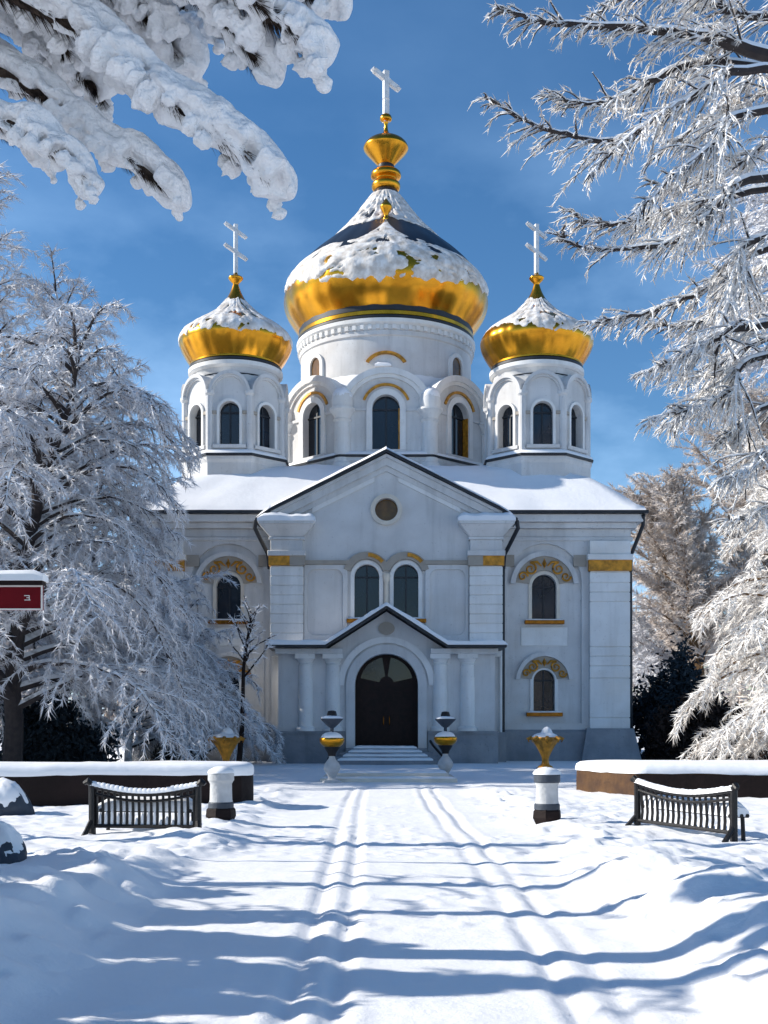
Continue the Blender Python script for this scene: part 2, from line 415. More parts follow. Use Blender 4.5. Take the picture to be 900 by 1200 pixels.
for s in (-1, 1):
    window(s*6.8, 6.05, 7.5, .53, YB)
    window(s*6.8, 2.08, 3.46, .46, YB, gl='glass', frame='plaster_pale')
    hood(s*6.8, 7.55, 1.25, YB); hood(s*6.8, 3.45, 1.05, YB)
    mb = MB(); mb.plate(rect(s*6.8-1.0, s*6.8+1.0, 4.95, 5.75), [], fb, -.02, .05); mb.build('apron_panel', 'plaster_pale', church, bevel=.02)

# --- main roof: bowed hip with a thick sheet of snow
prof = [(-.02, 11.05, 50.78), (.10, 10.98, 50.9), (.30, 10.72, 51.2), (.95, 10.25, 52.0), (1.4, 9.75, 52.7), (1.9, 9.05, 53.4), (2.4, 7.9, 54.1), (2.75, 6.5, 54.8), (2.95, 4.0, 56)]
mb = MB(); rings = []; NS = 160
for zo, hx, yf in prof:
    yb = 73.6+.6-(yf-50.9); pts = []
    per = [(-hx, yf), (hx, yf), (hx, yb), (-hx, yb)]
    for q in range(4):
        a = per[q]; b = per[(q+1) % 4]
        for k in range(NS//4):
            t = k/(NS//4); x = a[0]+(b[0]-a[0])*t; y = a[1]+(b[1]-a[1])*t
            nz = (fbm(np.array(x*.9), np.array(y*.9+zo), 3, 3)-.45)
            pts.append((CX+x, y-.10*nz, 10.68+zo+.30*nz*(.5 if zo < .05 else 1)))
    rings.append(pts)
v = [p for r in rings for p in r]
f = [(a*NS+k, a*NS+(k+1) % NS, (a+1)*NS+(k+1) % NS, (a+1)*NS+k) for a in range(len(rings)-1) for k in range(NS)]
f.append([(len(rings)-1)*NS+k for k in range(NS)])
mb.add(v, f); roof = mb.build('roof', 'snow', church, smooth=60)

# --- gabled centre
fg = front(YG)
gx = 4.82
gable_out = [(-gx, 0), (gx, 0), (gx, 10.45), (0, 12.85), (-gx, 10.45)]
tw = .52
twin = [(-.82, tw), (.82, tw)]
portal_hole = rect(-2.2, 2.2, .3, 4.5)
mb = MB()
mb.plate(gable_out, [arch(c, 5.98, 7.75, h) for c, h in twin]+[circ(0, 10.55, .48)], fg, -.5, 0)
mb.box(CX-gx, CX-gx+.5, YG+.5, YB-.003, 0, 10.4); mb.box(CX+gx-.5, CX+gx, YG+.5, YB-.003, 0, 10.4)
gable = mb.build('gable_wall', 'plaster', church)
# raised field with two big rounded panels
def rpanel(x0, x1, z0, z1, r=.35, n=6):
    pts = []
    for cx, cz, a0 in ((x1-r, z0+r, -math.pi/2), (x1-r, z1-r, 0), (x0+r, z1-r, math.pi/2), (x0+r, z0+r, math.pi)):
        for k in range(n): a = a0+math.pi/2*k/(n-1); pts.append((cx+r*math.cos(a), cz+r*math.sin(a)))
    return pts
for s in (-1, 1):
    MB().plate(rect(*sorted((s*1.62, s*3.44)), 5.05, 8.25), [rpanel(*sorted((s*1.82, s*3.30)), 5.3, 8.05)], fg, 0, .10).build('panel_frame', 'plaster', gable, bevel=.02)
    a, b = sorted((s*1.55, s*3.44)); MB().box(CX+a, CX+b, YG-.16, YG+.05, 8.253, 8.42).build('string_course', 'plaster_tan', gable)
# raking mouldings
for s in (-1, 1):
    mb = MB()
    for d0, d1, pr in ((.42, .62, .10), (.14, .42, .22), (.02, .14, .34)):
        q = [(0, 12.85-d1*1.12), (s*gx, 10.45-d1*1.12), (s*gx, 10.45-d0*1.12), (0, 12.85-d0*1.12)]
        mb.plate(q if s > 0 else q[::-1], [], fg, -.05, pr)
    mb.build('raking_cornice', 'plaster', gable)
for s in (-1, 1):
    mb = MB()
    q = [(s*.5, 11.72), (s*3.1, 10.42), (s*3.1, 10.62), (s*.5, 11.92)]
    mb.plate(q if s > 0 else q[::-1], [], fg, -.02, .06)
    mb.build('gable_moulding', 'plaster_pale', gable)
# gable roof (dark edge, snow above)
def roof_profile(pts, t):
    return pts+[(x, z+t) for x, z in pts[::-1]]
gp = [(-5.45, 10.02), (-4.75, 10.47), (0, 12.87), (4.75, 10.47), (5.45, 10.02)]
mb = MB(); mb.plate(roof_profile(gp, .10), [], fg, -6.6, .48); g_roof = mb.build('gable_roof', 'eave', church)
mb = MB()
n = 60
for a in range(2):
    s = -1 if a == 0 else 1
    us = np.linspace(0, 5.45, 30); yy = np.linspace(YG-.42, YG+6.6, 24)
    xs_, zs_ = [p[0] for p in gp[2:]], [p[1] for p in gp[2:]]
    v = []
    for u in us:
        for y in yy:
            zb = np.interp(u, xs_, zs_)+.102
            nz = float(fbm(np.array(u*1.3+s*5), np.array(y*1.1), 3, 9))
            th = (.13+.12*nz)*min(1, (y-YG+.47)/.25)*min(1, max(.25, (5.5-u)/.3))
            v.append((CX+s*u, y, zb+th))
    m_ = len(yy); f = [(q*m_+k, (q+1)*m_+k, (q+1)*m_+k+1, q*m_+k+1)[::s] for q in range(len(us)-1) for k in range(m_-1)]
    mb.add(v, f)
mb.build('gable_snow', 'snow', g_roof, smooth=80)
# pilasters of the centre with corbelled heads
for s in (-1, 1):
    xa, xb = sorted((s*3.46, s*4.84))
    mb = MB(); zz = 5.0; nj = 8; hj = (8.16-zz)/nj
    mb.box(CX+xa+.03, CX+xb-.03, YG-.265, YG+.1, 4.4, 8.17)
    p = mb.build('pilaster', 'plaster_pale', church)
    for k in range(nj): MB().box(CX+xa, CX+xb, YG-.30, YG+.1, zz+k*hj, zz+(k+1)*hj-.035).build('course', 'plaster_pale', p, bevel=.012)
    mb = MB(); a, b = sorted((s*4.02, s*4.90)); mb.box(CX+a, CX+b, YG-.36, YG+.1, 8.18, 8.58); mb.build('gilt_band', 'ochre', p)
    mb = MB(); a, b = sorted((s*3.40, s*4.018)); mb.box(CX+a, CX+b, YG-.35, YG+.1, 8.18, 8.58); mb.build('capital', 'plaster_tan', p)
    mb = MB()
    mb.box(CX+xa-.10, CX+xb+.10, YG-.42, YG+.2, 8.583, 8.80)
    mb.box(CX+xa+.02, CX+xb-.02, YG-.32, YG+.2, 8.80, 9.25); mb.box(CX+xa-.05, CX+xb+.05, YG-.38, YG+.2, 9.25, 9.37)
    mb.frustum((CX+xa, CX+xb, YG-.34, YG+.2), (CX+xa-.42, CX+xb+.42, YG-.66, YG+.2), 9.37, 9.86)
    mb.box(CX+xa-.46, CX+xb+.46, YG-.70, YG+.2, 9.86, 10.0)
    mb.build('corbel', 'plaster', p, bevel=.02)
    mb = MB(); snow_strip(mb, (CX+xa-.50, YG-.30, 10.0), (CX+xb+.50, YG-.30, 10.0), .45, .36, seed=5+s); mb.build('corbel_snow', 'snow', p)
    # eave spout swinging down from the roof edge
    mb = MB(); xo = s*5.42
    mb.tube([(CX+xo, YG-.30, 10.05), (CX+xo*1.012, YG-.2, 9.75), (CX+s*5.22, YG+.2, 9.2), (CX+s*5.0, YG+.6, 8.75), (CX+s*4.98, YG+.9, 8.2)], .09, 8)
    mb.build('rain_spout', 'eave', p)
mb = MB()
mb.tube([(CX+4.98, YG+.9, 8.2), (CX+4.98, YG+.95, 4.8), (CX+4.98, YG+.95, .4), (CX+5.02, YG+.7, .15)], .075, 8)
dp = mb.build('downpipe', 'eave', church)
mb = MB(); mb.tube([(CX+4.78, YG-.1, 4.75), (CX+4.78, YG-.1, .2)], .06, 8); mb.build('pale_pipe', 'plaster_pale', dp)
mb = MB()
mb.tube([(CX+10.95, YB-.6, 10.5), (CX+11.0, YB-.3, 10.1), (CX+10.75, YB-.1, 9.4), (CX+10.58, YB+.1, 8.9), (CX+10.56, YB+.2, 8.2), (CX+10.58, YB+.2, .6)], .085, 8)
mb.build('downpipe', 'eave', church)
# round window
mb = MB(); mb.plate(circ(0, 10.55, .66), [circ(0, 10.55, .48)], fg, -.02, .12); w = mb.build('round_window', 'cream', gable)
mb = MB(); mb.plate(circ(0, 10.55, .52), [], fg, -.25, -.2); mb.build('round_pane', 'amber', gable)
# twin windows + hoods
for c, h in twin:
    window(c, 5.98, 7.75, h, YG, frame='plaster_pale', fw=.16, sill='bronze')
    mb = MB(); mb.plate(band(c, 7.78, .70, 1.0, .28, math.pi-.28), [], fg, -.03, .14+.004*(c > 0)); hd = mb.build('lunette', 'plaster_tan', church)
    mb = MB(); mb.plate(band(c, 7.80, .78, .93, .7, 1.5), [], fg, .10, .19); mb.build('gilt_carving', 'ochre', hd)
mb = MB(); mb.lathe((CX, YG-.12, 0), [(.13, 6.0), (.09, 6.15), (.09, 7.5), (.16, 7.7), (.16, 7.85)], 16); mb.build('colonnette', 'cream', church)
# plinth of centre
for a in (-5.0, 4.45): MB().box(CX+a, CX+a+.55, YG-.2, YB-.29, -.1, 1.24).build('plinth', 'plinth', church)

# --- portal
YP = 48.0; fp = front(YP); pw = 4.35
po = [(-pw, 0), (pw, 0), (pw, 4.6), (2.35, 4.6), (0, 6.10), (-2.35, 4.6), (-pw, 4.6)]
mb = MB(); mb.plate(po, [arch(0, .62, 3.14, 1.27, 22)], fp, -.7, 0)
mb.box(CX-pw, CX-pw+.5, YP+.7, YG-.003, 0, 4.6); mb.box(CX+pw-.5, CX+pw, YP+.7, YG-.003, 0, 4.6)
portal = mb.build('portal', 'plaster', church)
mb = MB(); mb.plate(arch(0, .62, 3.14, 1.62, 22), [arch(0, .621, 3.14, 1.272, 22)], fp, -.02, .12); mb.build('arch_surround', 'plaster', portal)
mb = MB(); mb.plate(band(0, 3.14, 1.70, 1.95, .0, math.pi, 26), [], fp, -.02, .08); mb.build('arch_moulding', 'plaster_pale', portal)
mb = MB(); mb.plate(circ(0, 5.42, .33, ry=.25), [], fp, -.02, .08); mb.build('medallion', 'plaster_tan', portal)
for s in (-1, 1):
    mb = MB()
    a, b = sorted((s*1.66, s*(pw+.12))); mb.box(CX+a, CX+b, YP-.16, YG-.21, -.1, 1.2); mb.box(CX+a, CX+b, YP-.22, YP-.02, 1.2, 1.3)
    mb.build('portal_plinth', 'plinth', portal)
for x in (-3.25, -2.15, 2.15, 3.25):
    mb = MB(); mb.lathe((CX+x, YP+.02, 0), [(.40, 1.30), (.40, 1.42), (.31, 1.5), (.31, 1.6), (.30, 3.0), (.27, 3.95), (.31, 4.0), (.27, 4.05), (.36, 4.2)], 20)
    mb.box(CX+x-.40, CX+x+.40, YP-.38, YP, 4.2, 4.38); mb.build('column', 'plaster_pale', portal)
for s in (-1, 1):
    a, b = sorted((s*1.75, s*(pw+.1))); MB().box(CX+a, CX+b, YP-.42, YP-.0, 4.382, 4.6).build('entablature', 'plaster', portal, bevel=.02)
pp = [(-4.75, 4.62), (-2.42, 4.62), (0, 6.17), (2.42, 4.62), (4.75, 4.62)]
mb = MB(); mb.plate(roof_profile(pp, .09), [], fp, -2.0, .85); mb.build('portal_roof', 'eave', portal)
mb = MB(); v = []
us = np.concatenate([np.linspace(-4.8, -2.42, 26), np.linspace(-2.32, 2.32, 60), np.linspace(2.42, 4.8, 26)]); yy = np.concatenate([[YP-.9, YP-.895], np.linspace(YP-.87, YG+.02, 16)])
for u in us:
    for k, y in enumerate(yy):
        zb = np.interp(u, [p[0] for p in pp], [p[1] for p in pp])+.092
        nz = float(fbm(np.array(u*1.6), np.array(y*1.5), 3, 19))
        th = (.12+.15*nz)*(0 if k == 0 else .7 if k == 1 else .9 if k == 2 else 1)*min(1, max(.05, (4.82-abs(u))/.2))
        v.append((CX+u, y, zb+th))
m_ = len(yy); mb.add(v, [(q*m_+k, (q+1)*m_+k, (q+1)*m_+k+1, q*m_+k+1) for q in range(len(us)-1) for k in range(m_-1)])
mb.build('portal_snow', 'snow', portal, smooth=70)
# door
fd = front(YP+.55)
mb = MB(); mb.plate(arch(0, .60, 3.14, 1.30, 22), [band(-0.0, 3.22, .30, 1.08, .22, math.pi/2-.16), band(0, 3.22, .30, 1.08, math.pi/2+.16, math.pi-.22)], fd, -.06, 0)
door = mb.build('door', 'door', church)
mb = MB(); mb.plate(arch(0, 3.2, 3.22, 1.16, 22, 1.12), [], fd, -.09, -.062); mb.build('fanlight', 'glass', door)
for s in (-1, 1):
    for z0, z1 in ((.85, 1.85), (2.0, 3.0)):
        a, b = sorted((s*.18, s*1.08)); MB().plate(rect(a, b, z0, z1), [rect(a+.08, b-.08, z0+.08, z1-.08)], fd, 0, .035).build('door_panel', 'door', door)
MB().plate(rect(-.025, .025, .62, 3.15), [], fd, 0, .05).build('meeting_stile', 'door', door)
for s in (-1, 1): MB().tube([fd(s*.12, 1.55, .02), fd(s*.12, 1.6, .08), fd(s*.12, 1.85, .08), fd(s*.12, 1.9, .02)], .018, 6).build('door_handle', 'bronze', door)
mb = MB()
for k in range(4): mb.box(CX-1.62-.22*k, CX+1.62+.22*k, YP-.4-.36*(k+1), YP-.38-.36*k if k else YP+.4, -.1, .62-.15*k)
steps = mb.build('door_step', 'plinth', church, bevel=.02)
for k in range(4):
    mb = MB(); snow_strip(mb, (CX-1.3-.2*k, YP-.58-.36*k, .62-.15*k), (CX+1.2+.2*k, YP-.58-.36*k, .62-.15*k), .17, .11, seed=60+k)
    mb.build('step_snow', 'snow', steps)
for s in (-1, 1):
    mb = MB(); mb.tube([(CX+s*1.75, YP-.25, .9), (CX+s*1.85, YP-.9, .72), (CX+s*2.25, YP-1.7, .25), (CX+s*2.27, YP-1.75, .0)], .05, 8); mb.build('handrail', 'iron', church)

# --- dome towers
def smooth_prof(pts, n=10):
    """Catmull-Rom through (r, z) points"""
    p = np.array([pts[0]]+list(pts)+[pts[-1]], float); out = []
    for k in range(1, len(p)-2):
        for t in np.linspace(0, 1, n, endpoint=False):
            a, b, c, d = p[k-1], p[k], p[k+1], p[k+2]
            out.append(.5*((2*b)+(-a+c)*t+(2*a-5*b+4*c-d)*t*t+(-a+3*b-3*c+d)*t**3))
    out.append(p[-2]); return [(max(.002, r), z) for r, z in out]
def cross(parent, c, z0, z1, w, bars, m='icy', th=.055, tilt=-28, rz=22):
    mb = MB(); ca, sa = math.cos(R(rz)), math.sin(R(rz))
    def q(u, z, d=0): return (c[0]+u*ca-d*sa, c[1]+u*sa+d*ca, z)
    def bar(u0, zz0, u1, zz1, t):
        dx, dz = u1-u0, zz1-zz0; L = math.hypot(dx, dz); nx_, nz_ = -dz/L*t, dx/L*t
        vs = [q(u0+a*nx_, zz0+a*nz_, d*t) for d in (-1, 1) for a in (-1, 1)]+[q(u1+a*nx_, zz1+a*nz_, d*t) for d in (-1, 1) for a in (-1, 1)]
        mb.add(vs, [(0, 1, 3, 2), (4, 6, 7, 5), (0, 4, 5, 1), (2, 3, 7, 6), (0, 2, 6, 4), (1, 5, 7, 3)])
    bar(0, z0, 0, z1, th*1.15)
    for fz, hw in bars:
        zz = z0+(z1-z0)*fz; dz = hw*math.tan(R(tilt)); bar(-hw, zz-dz, hw, zz+dz, th)
        for sg in (-1, 1): mb.lathe(q(sg*hw, zz+sg*dz), [(.005, -th*1.7), (th*1.6, 0), (.005, th*1.7)], 8, cap=False)
    mb.build('cross', m, parent)

def tower(cx, cy, a, z0, zs, ha, win, base, up, dome, main):
    """octagonal lantern with kokoshnik gables, round drum, onion dome"""
    uh = a*math.tan(math.pi/8)
    def face(i):
        ph = -math.pi/2+i*math.pi/4; nx_, ny_ = math.cos(ph), math.sin(ph); tx, ty = -ny_, nx_
        return lambda u, v, w: (cx+nx_*(a+w)+tx*u, cy+ny_*(a+w)+ty*u, v)
    hw, wb, ws = win
    outer = [(-uh, z0), (uh, z0), (uh, zs)]+[(uh*.97*math.cos(t), zs+ha*math.sin(t)) for t in np.linspace(.12, math.pi-.12, 20)]+[(-uh, zs)]
    mb = MB()
    vis = (0, 1, 2, 6, 7)
    for i in range(8):
        mb.plate(outer, [arch(0, wb, ws, hw)] if i in vis else [], face(i), -.45, 0)
    nm = mb.build('dome_tower', 'plaster', church)
    # hood mouldings along each gable, two stepped orders
    for i in range(8):
        f = face(i); mb = MB()
        for r0, r1, pr in ((.80, .90, .10), (.90, 1.03, .20)):
            aa = np.linspace(.05, math.pi-.05, 22)
            o = [(uh*r1*math.cos(t), zs+ha*(r1+.0)*math.sin(t)) for t in aa]+[(uh*r0*math.cos(t), zs+ha*r0*math.sin(t)*.96) for t in aa[::-1]]
            mb.plate(o, [], f, -.40, pr)
        mb.build('kokoshnik', 'plaster_pale' if main else 'plaster', nm)
    # surround, panes
    for i in vis:
        f = face(i); fw = .28 if main else .12
        MB().plate(arch(0, wb, ws, hw+fw, rise=hw+fw), [arch(0, wb+.001, ws, hw)], f, -.02, .10).build('window_surround', 'plaster_pale', nm)
        MB().plate(arch(0, wb-.03, ws, hw+.03), [], f, -.36, -.30).build('pane', 'glass', nm)
        mbar = MB(); mbar.plate(rect(-.035, .035, wb, ws+hw*.97), [], f, -.297, -.25); mbar.plate(rect(-hw, hw, ws-.04, ws+.04), [], f, -.298, -.24); mbar.build('glazing_bar', 'eave', nm)
        if main:
            MB().plate(band(0, ws+.02, hw+.40, hw+.52, .35, math.pi-.35), [], f, -.02, .09).build('gilt_carving', 'ochre', nm)
            MB().plate(rect(hw-.07, hw-.002, wb, ws), [], f, -.28, .02).build('gilt_jamb', 'ochre', nm)
        MB().plate(rect(-hw-.3, hw+.3, wb-.16, wb-.002), [], f, -.3, .16).build('sill', 'plaster', nm)
    mb = MB(); mb.lathe((cx, cy, 0), [((a-.47)/math.cos(math.pi/8), z0), ((a-.47)/math.cos(math.pi/8), ws+hw+.14)], 8, math.pi/8); mb.build('inner_wall', 'plaster_tan', nm, smooth=20)
    # corners
    for i in range(8):
        ph = -math.pi/2+(i+.5)*math.pi/4; rc = a/math.cos(math.pi/8)
        c = (cx+(rc-.02)*math.cos(ph), cy+(rc-.02)*math.sin(ph), 0)
        mb = MB()
        if main:
            zt = zs-.25
            mb.lathe(c, [(.50, z0), (.50, z0+.35), (.40, z0+.45), (.38, zt-.55), (.46, zt-.45), (.38, zt-.40), (.42, zt-.25), (.62, zt), (.62, zt+.10), (.5, zt+.12), (.52, zt+.5), (.48, zt+.75), (.30, zt+.95), (.02, zt+1.02)], 20)
            mb.build('column', 'plaster_pale', nm)
            if i in (0, 7, 1, 6):
                mb = MB(); snow_blob(mb, (c[0], c[1], zt+.62), .50, .50, .52, seed=i); mb.build('capital_snow', 'snow', nm)
        else:
            mb.lathe(c, [(.20, z0), (.17, z0+.2), (.17, zs-.1), (.24, zs), (.24, zs+.14)], 10)
            mb.build('column', 'plaster', nm)
    # string course at springing level
    for i in vis:
        f = face(i)
        for s in (-1, 1):
            q = sorted((s*(hw+(.30 if main else .13)), s*(uh-.12))); MB().plate(rect(q[0], q[1], ws-.12, ws+.02), [], f, -.02, .09).build('string_course', 'plaster_tan' if not main else 'plaster', nm)
    # base
    rb = a/math.cos(math.pi/8)
    zb0, zb1, ob = base
    o8 = math.pi/8
    mb = MB(); mb.lathe((cx, cy, 0), [(rb+ob*.7, zb0), (rb+ob*.7, zb1-.45), (rb+ob, zb1-.3), (rb+ob, zb1-.16)], 8, o8); mb.build('tower_base', 'plaster', nm, smooth=20)
    mb = MB(); mb.lathe((cx, cy, 0), [(rb+ob+.06, zb1-.157), (rb+ob+.08, zb1-.05), (rb+ob*.6, zb1+.02)], 8, o8); mb.build('base_cornice', 'eave', nm, smooth=20)
    mb = MB(); mb.lathe((cx, cy, 0), [(rb+ob+.04, zb1-.052), (rb+ob+.02, zb1+.05), (rb+.10, zb1+.17), (rb-.3, zb1+.2)], 8, o8); mb.build('base_snow', 'snow', nm, smooth=60)
    # shoulder roof and drum
    ru, zt = up
    mb = MB(); mb.lathe((cx, cy, 0), [(a-.462, ws+hw+.142), (a-.46, zs+ha*.6), (a-.55, zs+ha*.8), (ru-.02, zs+ha*1.05)], 48); mb.build('shoulder_roof', 'snow' if main else 'slate', nm)
    mb = MB()
    if main: pr = [(ru, zs+ha*.7), (ru, zt-1.0), (ru+.08, zt-.95), (ru+.08, zt-.75), (ru+.03, zt-.7), (ru+.05, zt-.45)]
    else: pr = [(ru-.06, zs+ha*.5), (ru-.08, zt-.8), (ru-.02, zt-.62), (ru+.12, zt-.35)]
    mb.lathe((cx, cy, 0), pr, 72 if main else 24, math.pi/24); drum = mb.build('drum', 'plaster', nm)
    mb = MB(); mb.lathe((cx, cy, 0), [(ru+.1, zt-.45), (ru+.22, zt-.36), (ru+.22, zt-.18), (ru+.10, zt-.15)], 72); mb.build('ring_cornice', 'plaster_pale', nm)
    mb = MB(); mb.lathe((cx, cy, 0), [(ru+.10, zt-.16), (ru+.17, zt-.13), (ru+.17, zt-.02), (ru+.05, zt)], 72); mb.build('ring_gutter', 'eave', nm)
    mb = MB(); mb.lathe((cx, cy, 0), [(ru+.07, zt-.01), (ru+.14, zt+.03), (ru+.14, zt+(.20 if main else .10)), (ru+.02, zt+(.25 if main else .13))], 72); mb.build('gilt_ring', 'gold', nm)
    if main:
        mb = MB(); mb.lathe((cx, cy, 0), [(ru-.1, zt+.2), (ru+.10, zt+.24), (ru+.11, zt+.50), (ru, zt+.6)], 72); mb.build('shade_collar', 'eave', nm)  # dark ring standing in for the shade where the dome curls under
    # small openings in the drum
    for ang in ((-45, 45, 0) if not main else (-52, 52)):
        ph = R(-90+ang); nx_, ny_ = math.cos(ph), math.sin(ph)
        mb = MB(); mfr = MB()
        def fu(u, v, w, nx_=nx_, ny_=ny_): return (cx+nx_*(math.sqrt(max(.1, ru*ru-u*u))+w)-ny_*u, cy+ny_*(math.sqrt(max(.1, ru*ru-u*u))+w)+nx_*u, v)
        if main:
            z_ = zs+ha*1.12; mb.plate(arch(0, z_, z_+.62, .42, 12), [], fu, -.1, .02); mfr.plate(arch(0, z_-.05, z_+.62, .62, 12), [arch(0, z_, z_+.62, .42, 12)], fu, -.1, .12)
        else:
            z_ = zt-1.02; mb.plate(arch(0, z_, z_+.14, .22, 10, .14), [], fu, -.3, .0); mfr.plate(arch(0, z_-.04, z_+.14, .31, 10, .22), [arch(0, z_, z_+.14, .22, 10, .14)], fu, -.3, .05)
        mb.build('drum_opening', 'amber' if main else 'glass', nm); mfr.build('opening_surround', 'plaster_pale', nm)
    if main:
        def fu(u, v, w): return (cx+u, cy-(math.sqrt(max(.1, ru*ru-u*u))+w), v)
        mb = MB(); z_ = zs+ha*1.0
        mb.plate(band(0, z_+.15, .95, 1.12, .5, math.pi-.5, 18, .8), [], fu, -.1, .14); mb.build('gilt_arch', 'ochre', nm)
        mb = MB(); snow_strip(mb, fu(-.55, z_+.32, .05), fu(.25, z_+.32, .05), .16, .2, seed=3); mb.build('ledge_snow', 'snow', nm)
        # dentils under the cornice
        mb = MB(); nd = 72; v = []
        for k in range(nd):
            for dt, r1 in ((-.022, ru+.05), (-.020, ru+.17), (.020, ru+.17), (.022, ru+.05)):
                t = 2*math.pi*k/nd+dt; v += [(cx+r1*math.cos(t), cy+r1*math.sin(t), zt-.68), (cx+r1*math.cos(t), cy+r1*math.sin(t), zt-.47)]
        m4 = nd*4
        mb.add(v, [(2*k, 2*((k+1) % m4), 2*((k+1) % m4)+1, 2*k+1) for k in range(m4)]+[tuple(2*k+1 for k in range(m4)), tuple(2*k for k in range(m4))[::-1]])
        mb.build('dentil_band', 'plaster_pale', nm)
    # onion
    dp_ = smooth_prof(dome['prof'], 10)
    SEG = 144
    zz = np.array([z for r, z in dp_]); rr = np.array([r for r, z in dp_])
    cut = dome['cut']
    for nme, ml, sel in (('dome', 'gold', zz <= cut+.3), ('dome_cap', dome['capmat'], zz >= cut)):
        pz = [(r, z) for r, z in zip(rr[sel], zz[sel])]
        th = np.arange(SEG)*2*np.pi/SEG; mb = MB()
        v = [(cx+r*(1+.010*abs(math.cos(12*t)))*math.cos(t), cy+r*(1+.010*abs(math.cos(12*t)))*math.sin(t), z+(.004 if nme == 'dome_cap' else 0)) for r, z in pz for t in th]
        f = [(q*SEG+k, q*SEG+(k+1) % SEG, (q+1)*SEG+(k+1) % SEG, (q+1)*SEG+k) for q in range(len(pz)-1) for k in range(SEG)]
        mb.add(v, f); mb.build(nme, ml, nm, smooth=40)
    for sh in dome['snow']:
        mb = MB(); NT, NV = 260, 40; v = []
        for k in range(NT):
            t = 2*math.pi*k/NT; dev = math.atan2(math.sin(t+math.pi/2), math.cos(t+math.pi/2))   # 0 at the front
            lo, hi = sh(dev, t)
            for q in range(NV):
                s = q/(NV-1); z = lo+(hi-lo)*s; r = float(np.interp(z, zz, rr))
                n2 = float(fbm(np.array(math.cos(t)*4+9), np.array(math.sin(t)*4+z*2.2), 3, 17))
                # ridged, slipping snow
                ridge = .5+.5*math.sin(dev*34+3*n2+z*1.5)
                n3 = float(fbm(np.array(math.cos(t)*9+2), np.array(math.sin(t)*9+z*3.5), 4, 27))
                th_ = dome['th']*((math.sin(math.pi*s)**.35)*(.30+.9*n2+.55*ridge*(1-s)**.6)-1.5*max(0, n3-.56+.10*s)/.2*(1-s)**.5)
                th_ = max(th_, -.03) if 0 < q < NV-1 else -.03
                v.append((cx+(r+th_)*math.cos(t), cy+(r+th_)*math.sin(t), z))
        f = [(k*NV+q, ((k+1) % NT)*NV+q, ((k+1) % NT)*NV+q+1, k*NV+q+1) for k in range(NT) for q in range(NV-1)]
        mb.add(v, f); mb.build('dome_snow', 'beige_snow', nm, smooth=70)
    for prof_, ml in dome['finial']:
        mb = MB(); mb.lathe((cx, cy, 0), smooth_prof(prof_, 6), 32); mb.build('finial', ml, nm, smooth=50)
    if main:          # small gilt finial on the front of the dome, above the snow peak
        rf = float(np.interp(26.85, zz, rr)); mb = MB()
        mb.lathe((cx, cy-rf-.02, 0), smooth_prof([(.03, 26.55), (.16, 26.75), (.10, 26.95), (.26, 27.25), (.30, 27.42), (.16, 27.62), (.03, 27.8)], 5), 20); mb.build('front_finial', 'gold', nm)
    c0, c1, cw, bars, cth = dome['cross']
    cross(nm, (cx, cy), c0, c1, cw, bars, th=cth)
    return nm
def wav(t, a, s): return a*(float(fbm(np.array(math.cos(t)*s+5), np.array(math.sin(t)*s+5), 3, 23))-.45)
main_dome = dict(
 prof=[(4.25, 21.55), (4.62, 21.95), (5.06, 22.6), (5.24, 23.3), (5.10, 24.05), (4.64, 24.75), (3.88, 25.55), (2.95, 26.35), (2.1, 27.1), (1.5, 27.8), (1.02, 28.5), (.66, 29.1), (.45, 29.5)],
 cut=24.3, capmat='slate', th=.15,
 snow=[lambda d, t: (22.80+wav(t, .6, 7)+wav(t+9, .55, 19)+.03*math.sin(d*26+3*math.sin(d*5))+.9*(1-math.cos(d))-.30*math.sin(d)*max(0, -math.sin(d)), 24.75+wav(t, .7, 2.5)+2.0*math.exp(-abs(d)/.17)+.12*math.sin(2*d)+.5*max(0, -math.sin(d-.3))),
       lambda d, t: (26.75-.35*abs(math.sin(d))+wav(t, .6, 3)+wav(t+3, .3, 11)+.3*math.exp(-(d/.22)**2), 29.05)],
 finial=[([(.45, 29.15), (.70, 29.3), (.74, 29.55), (.55, 29.8), (.78, 29.95), (.72, 30.2), (.42, 30.35)], 'gold'),
         ([(.42, 30.3), (.44, 30.47), (.40, 30.6)], 'eave'),
         ([(.38, 30.52), (.74, 30.9), (1.10, 31.3), (1.16, 31.5), (.92, 31.8), (.42, 32.05), (.14, 32.3), (.11, 32.75), (.30, 32.92), (.27, 33.12), (.08, 33.25)], 'gold')],
 cross=(32.8, 35.45, .66, [(.84, .66), (.45, .01)], .12))
tower(CX, 62, 5.05, 13.6, 16.75, 1.75, (.66, 14.65, 16.62), (12.5, 14.4, .35), (4.40, 21.30), main_dome, True)
for sx in (-1, 1):
    sd = dict(
     prof=[(2.02, 18.2), (2.30, 18.6), (2.56, 19.1), (2.60, 19.45), (2.42, 19.8), (1.98, 20.15), (1.35, 20.55), (.85, 20.95), (.48, 21.4), (.26, 21.8), (.14, 22.15)],
     cut=20.2, capmat='gold' if sx > 0 else 'gold', th=.09,
     snow=[(lambda d, t, sx=sx: (19.30+wav(t, .4, 5)+wav(t+9, .3, 13)+(.55*max(0, math.sin(-d-.1)) if sx > 0 else -.05*math.sin(d)), 21.45+wav(t, .4, 3)))],
     finial=[([(.13, 22.0), (.14, 22.2), (.30, 22.38), (.34, 22.5), (.14, 22.62), (.08, 22.75)], 'gold')],
     cross=(22.6, 25.0, .47, [(.88, .46), (.46, .48)], .075))
    tower(CX+7.05*sx, 56, 2.22, 13.4, 16.45, 1.0, (.45, 14.15, 15.66), (12.3, 13.78, .22), (1.98, 18.2), sd, False)

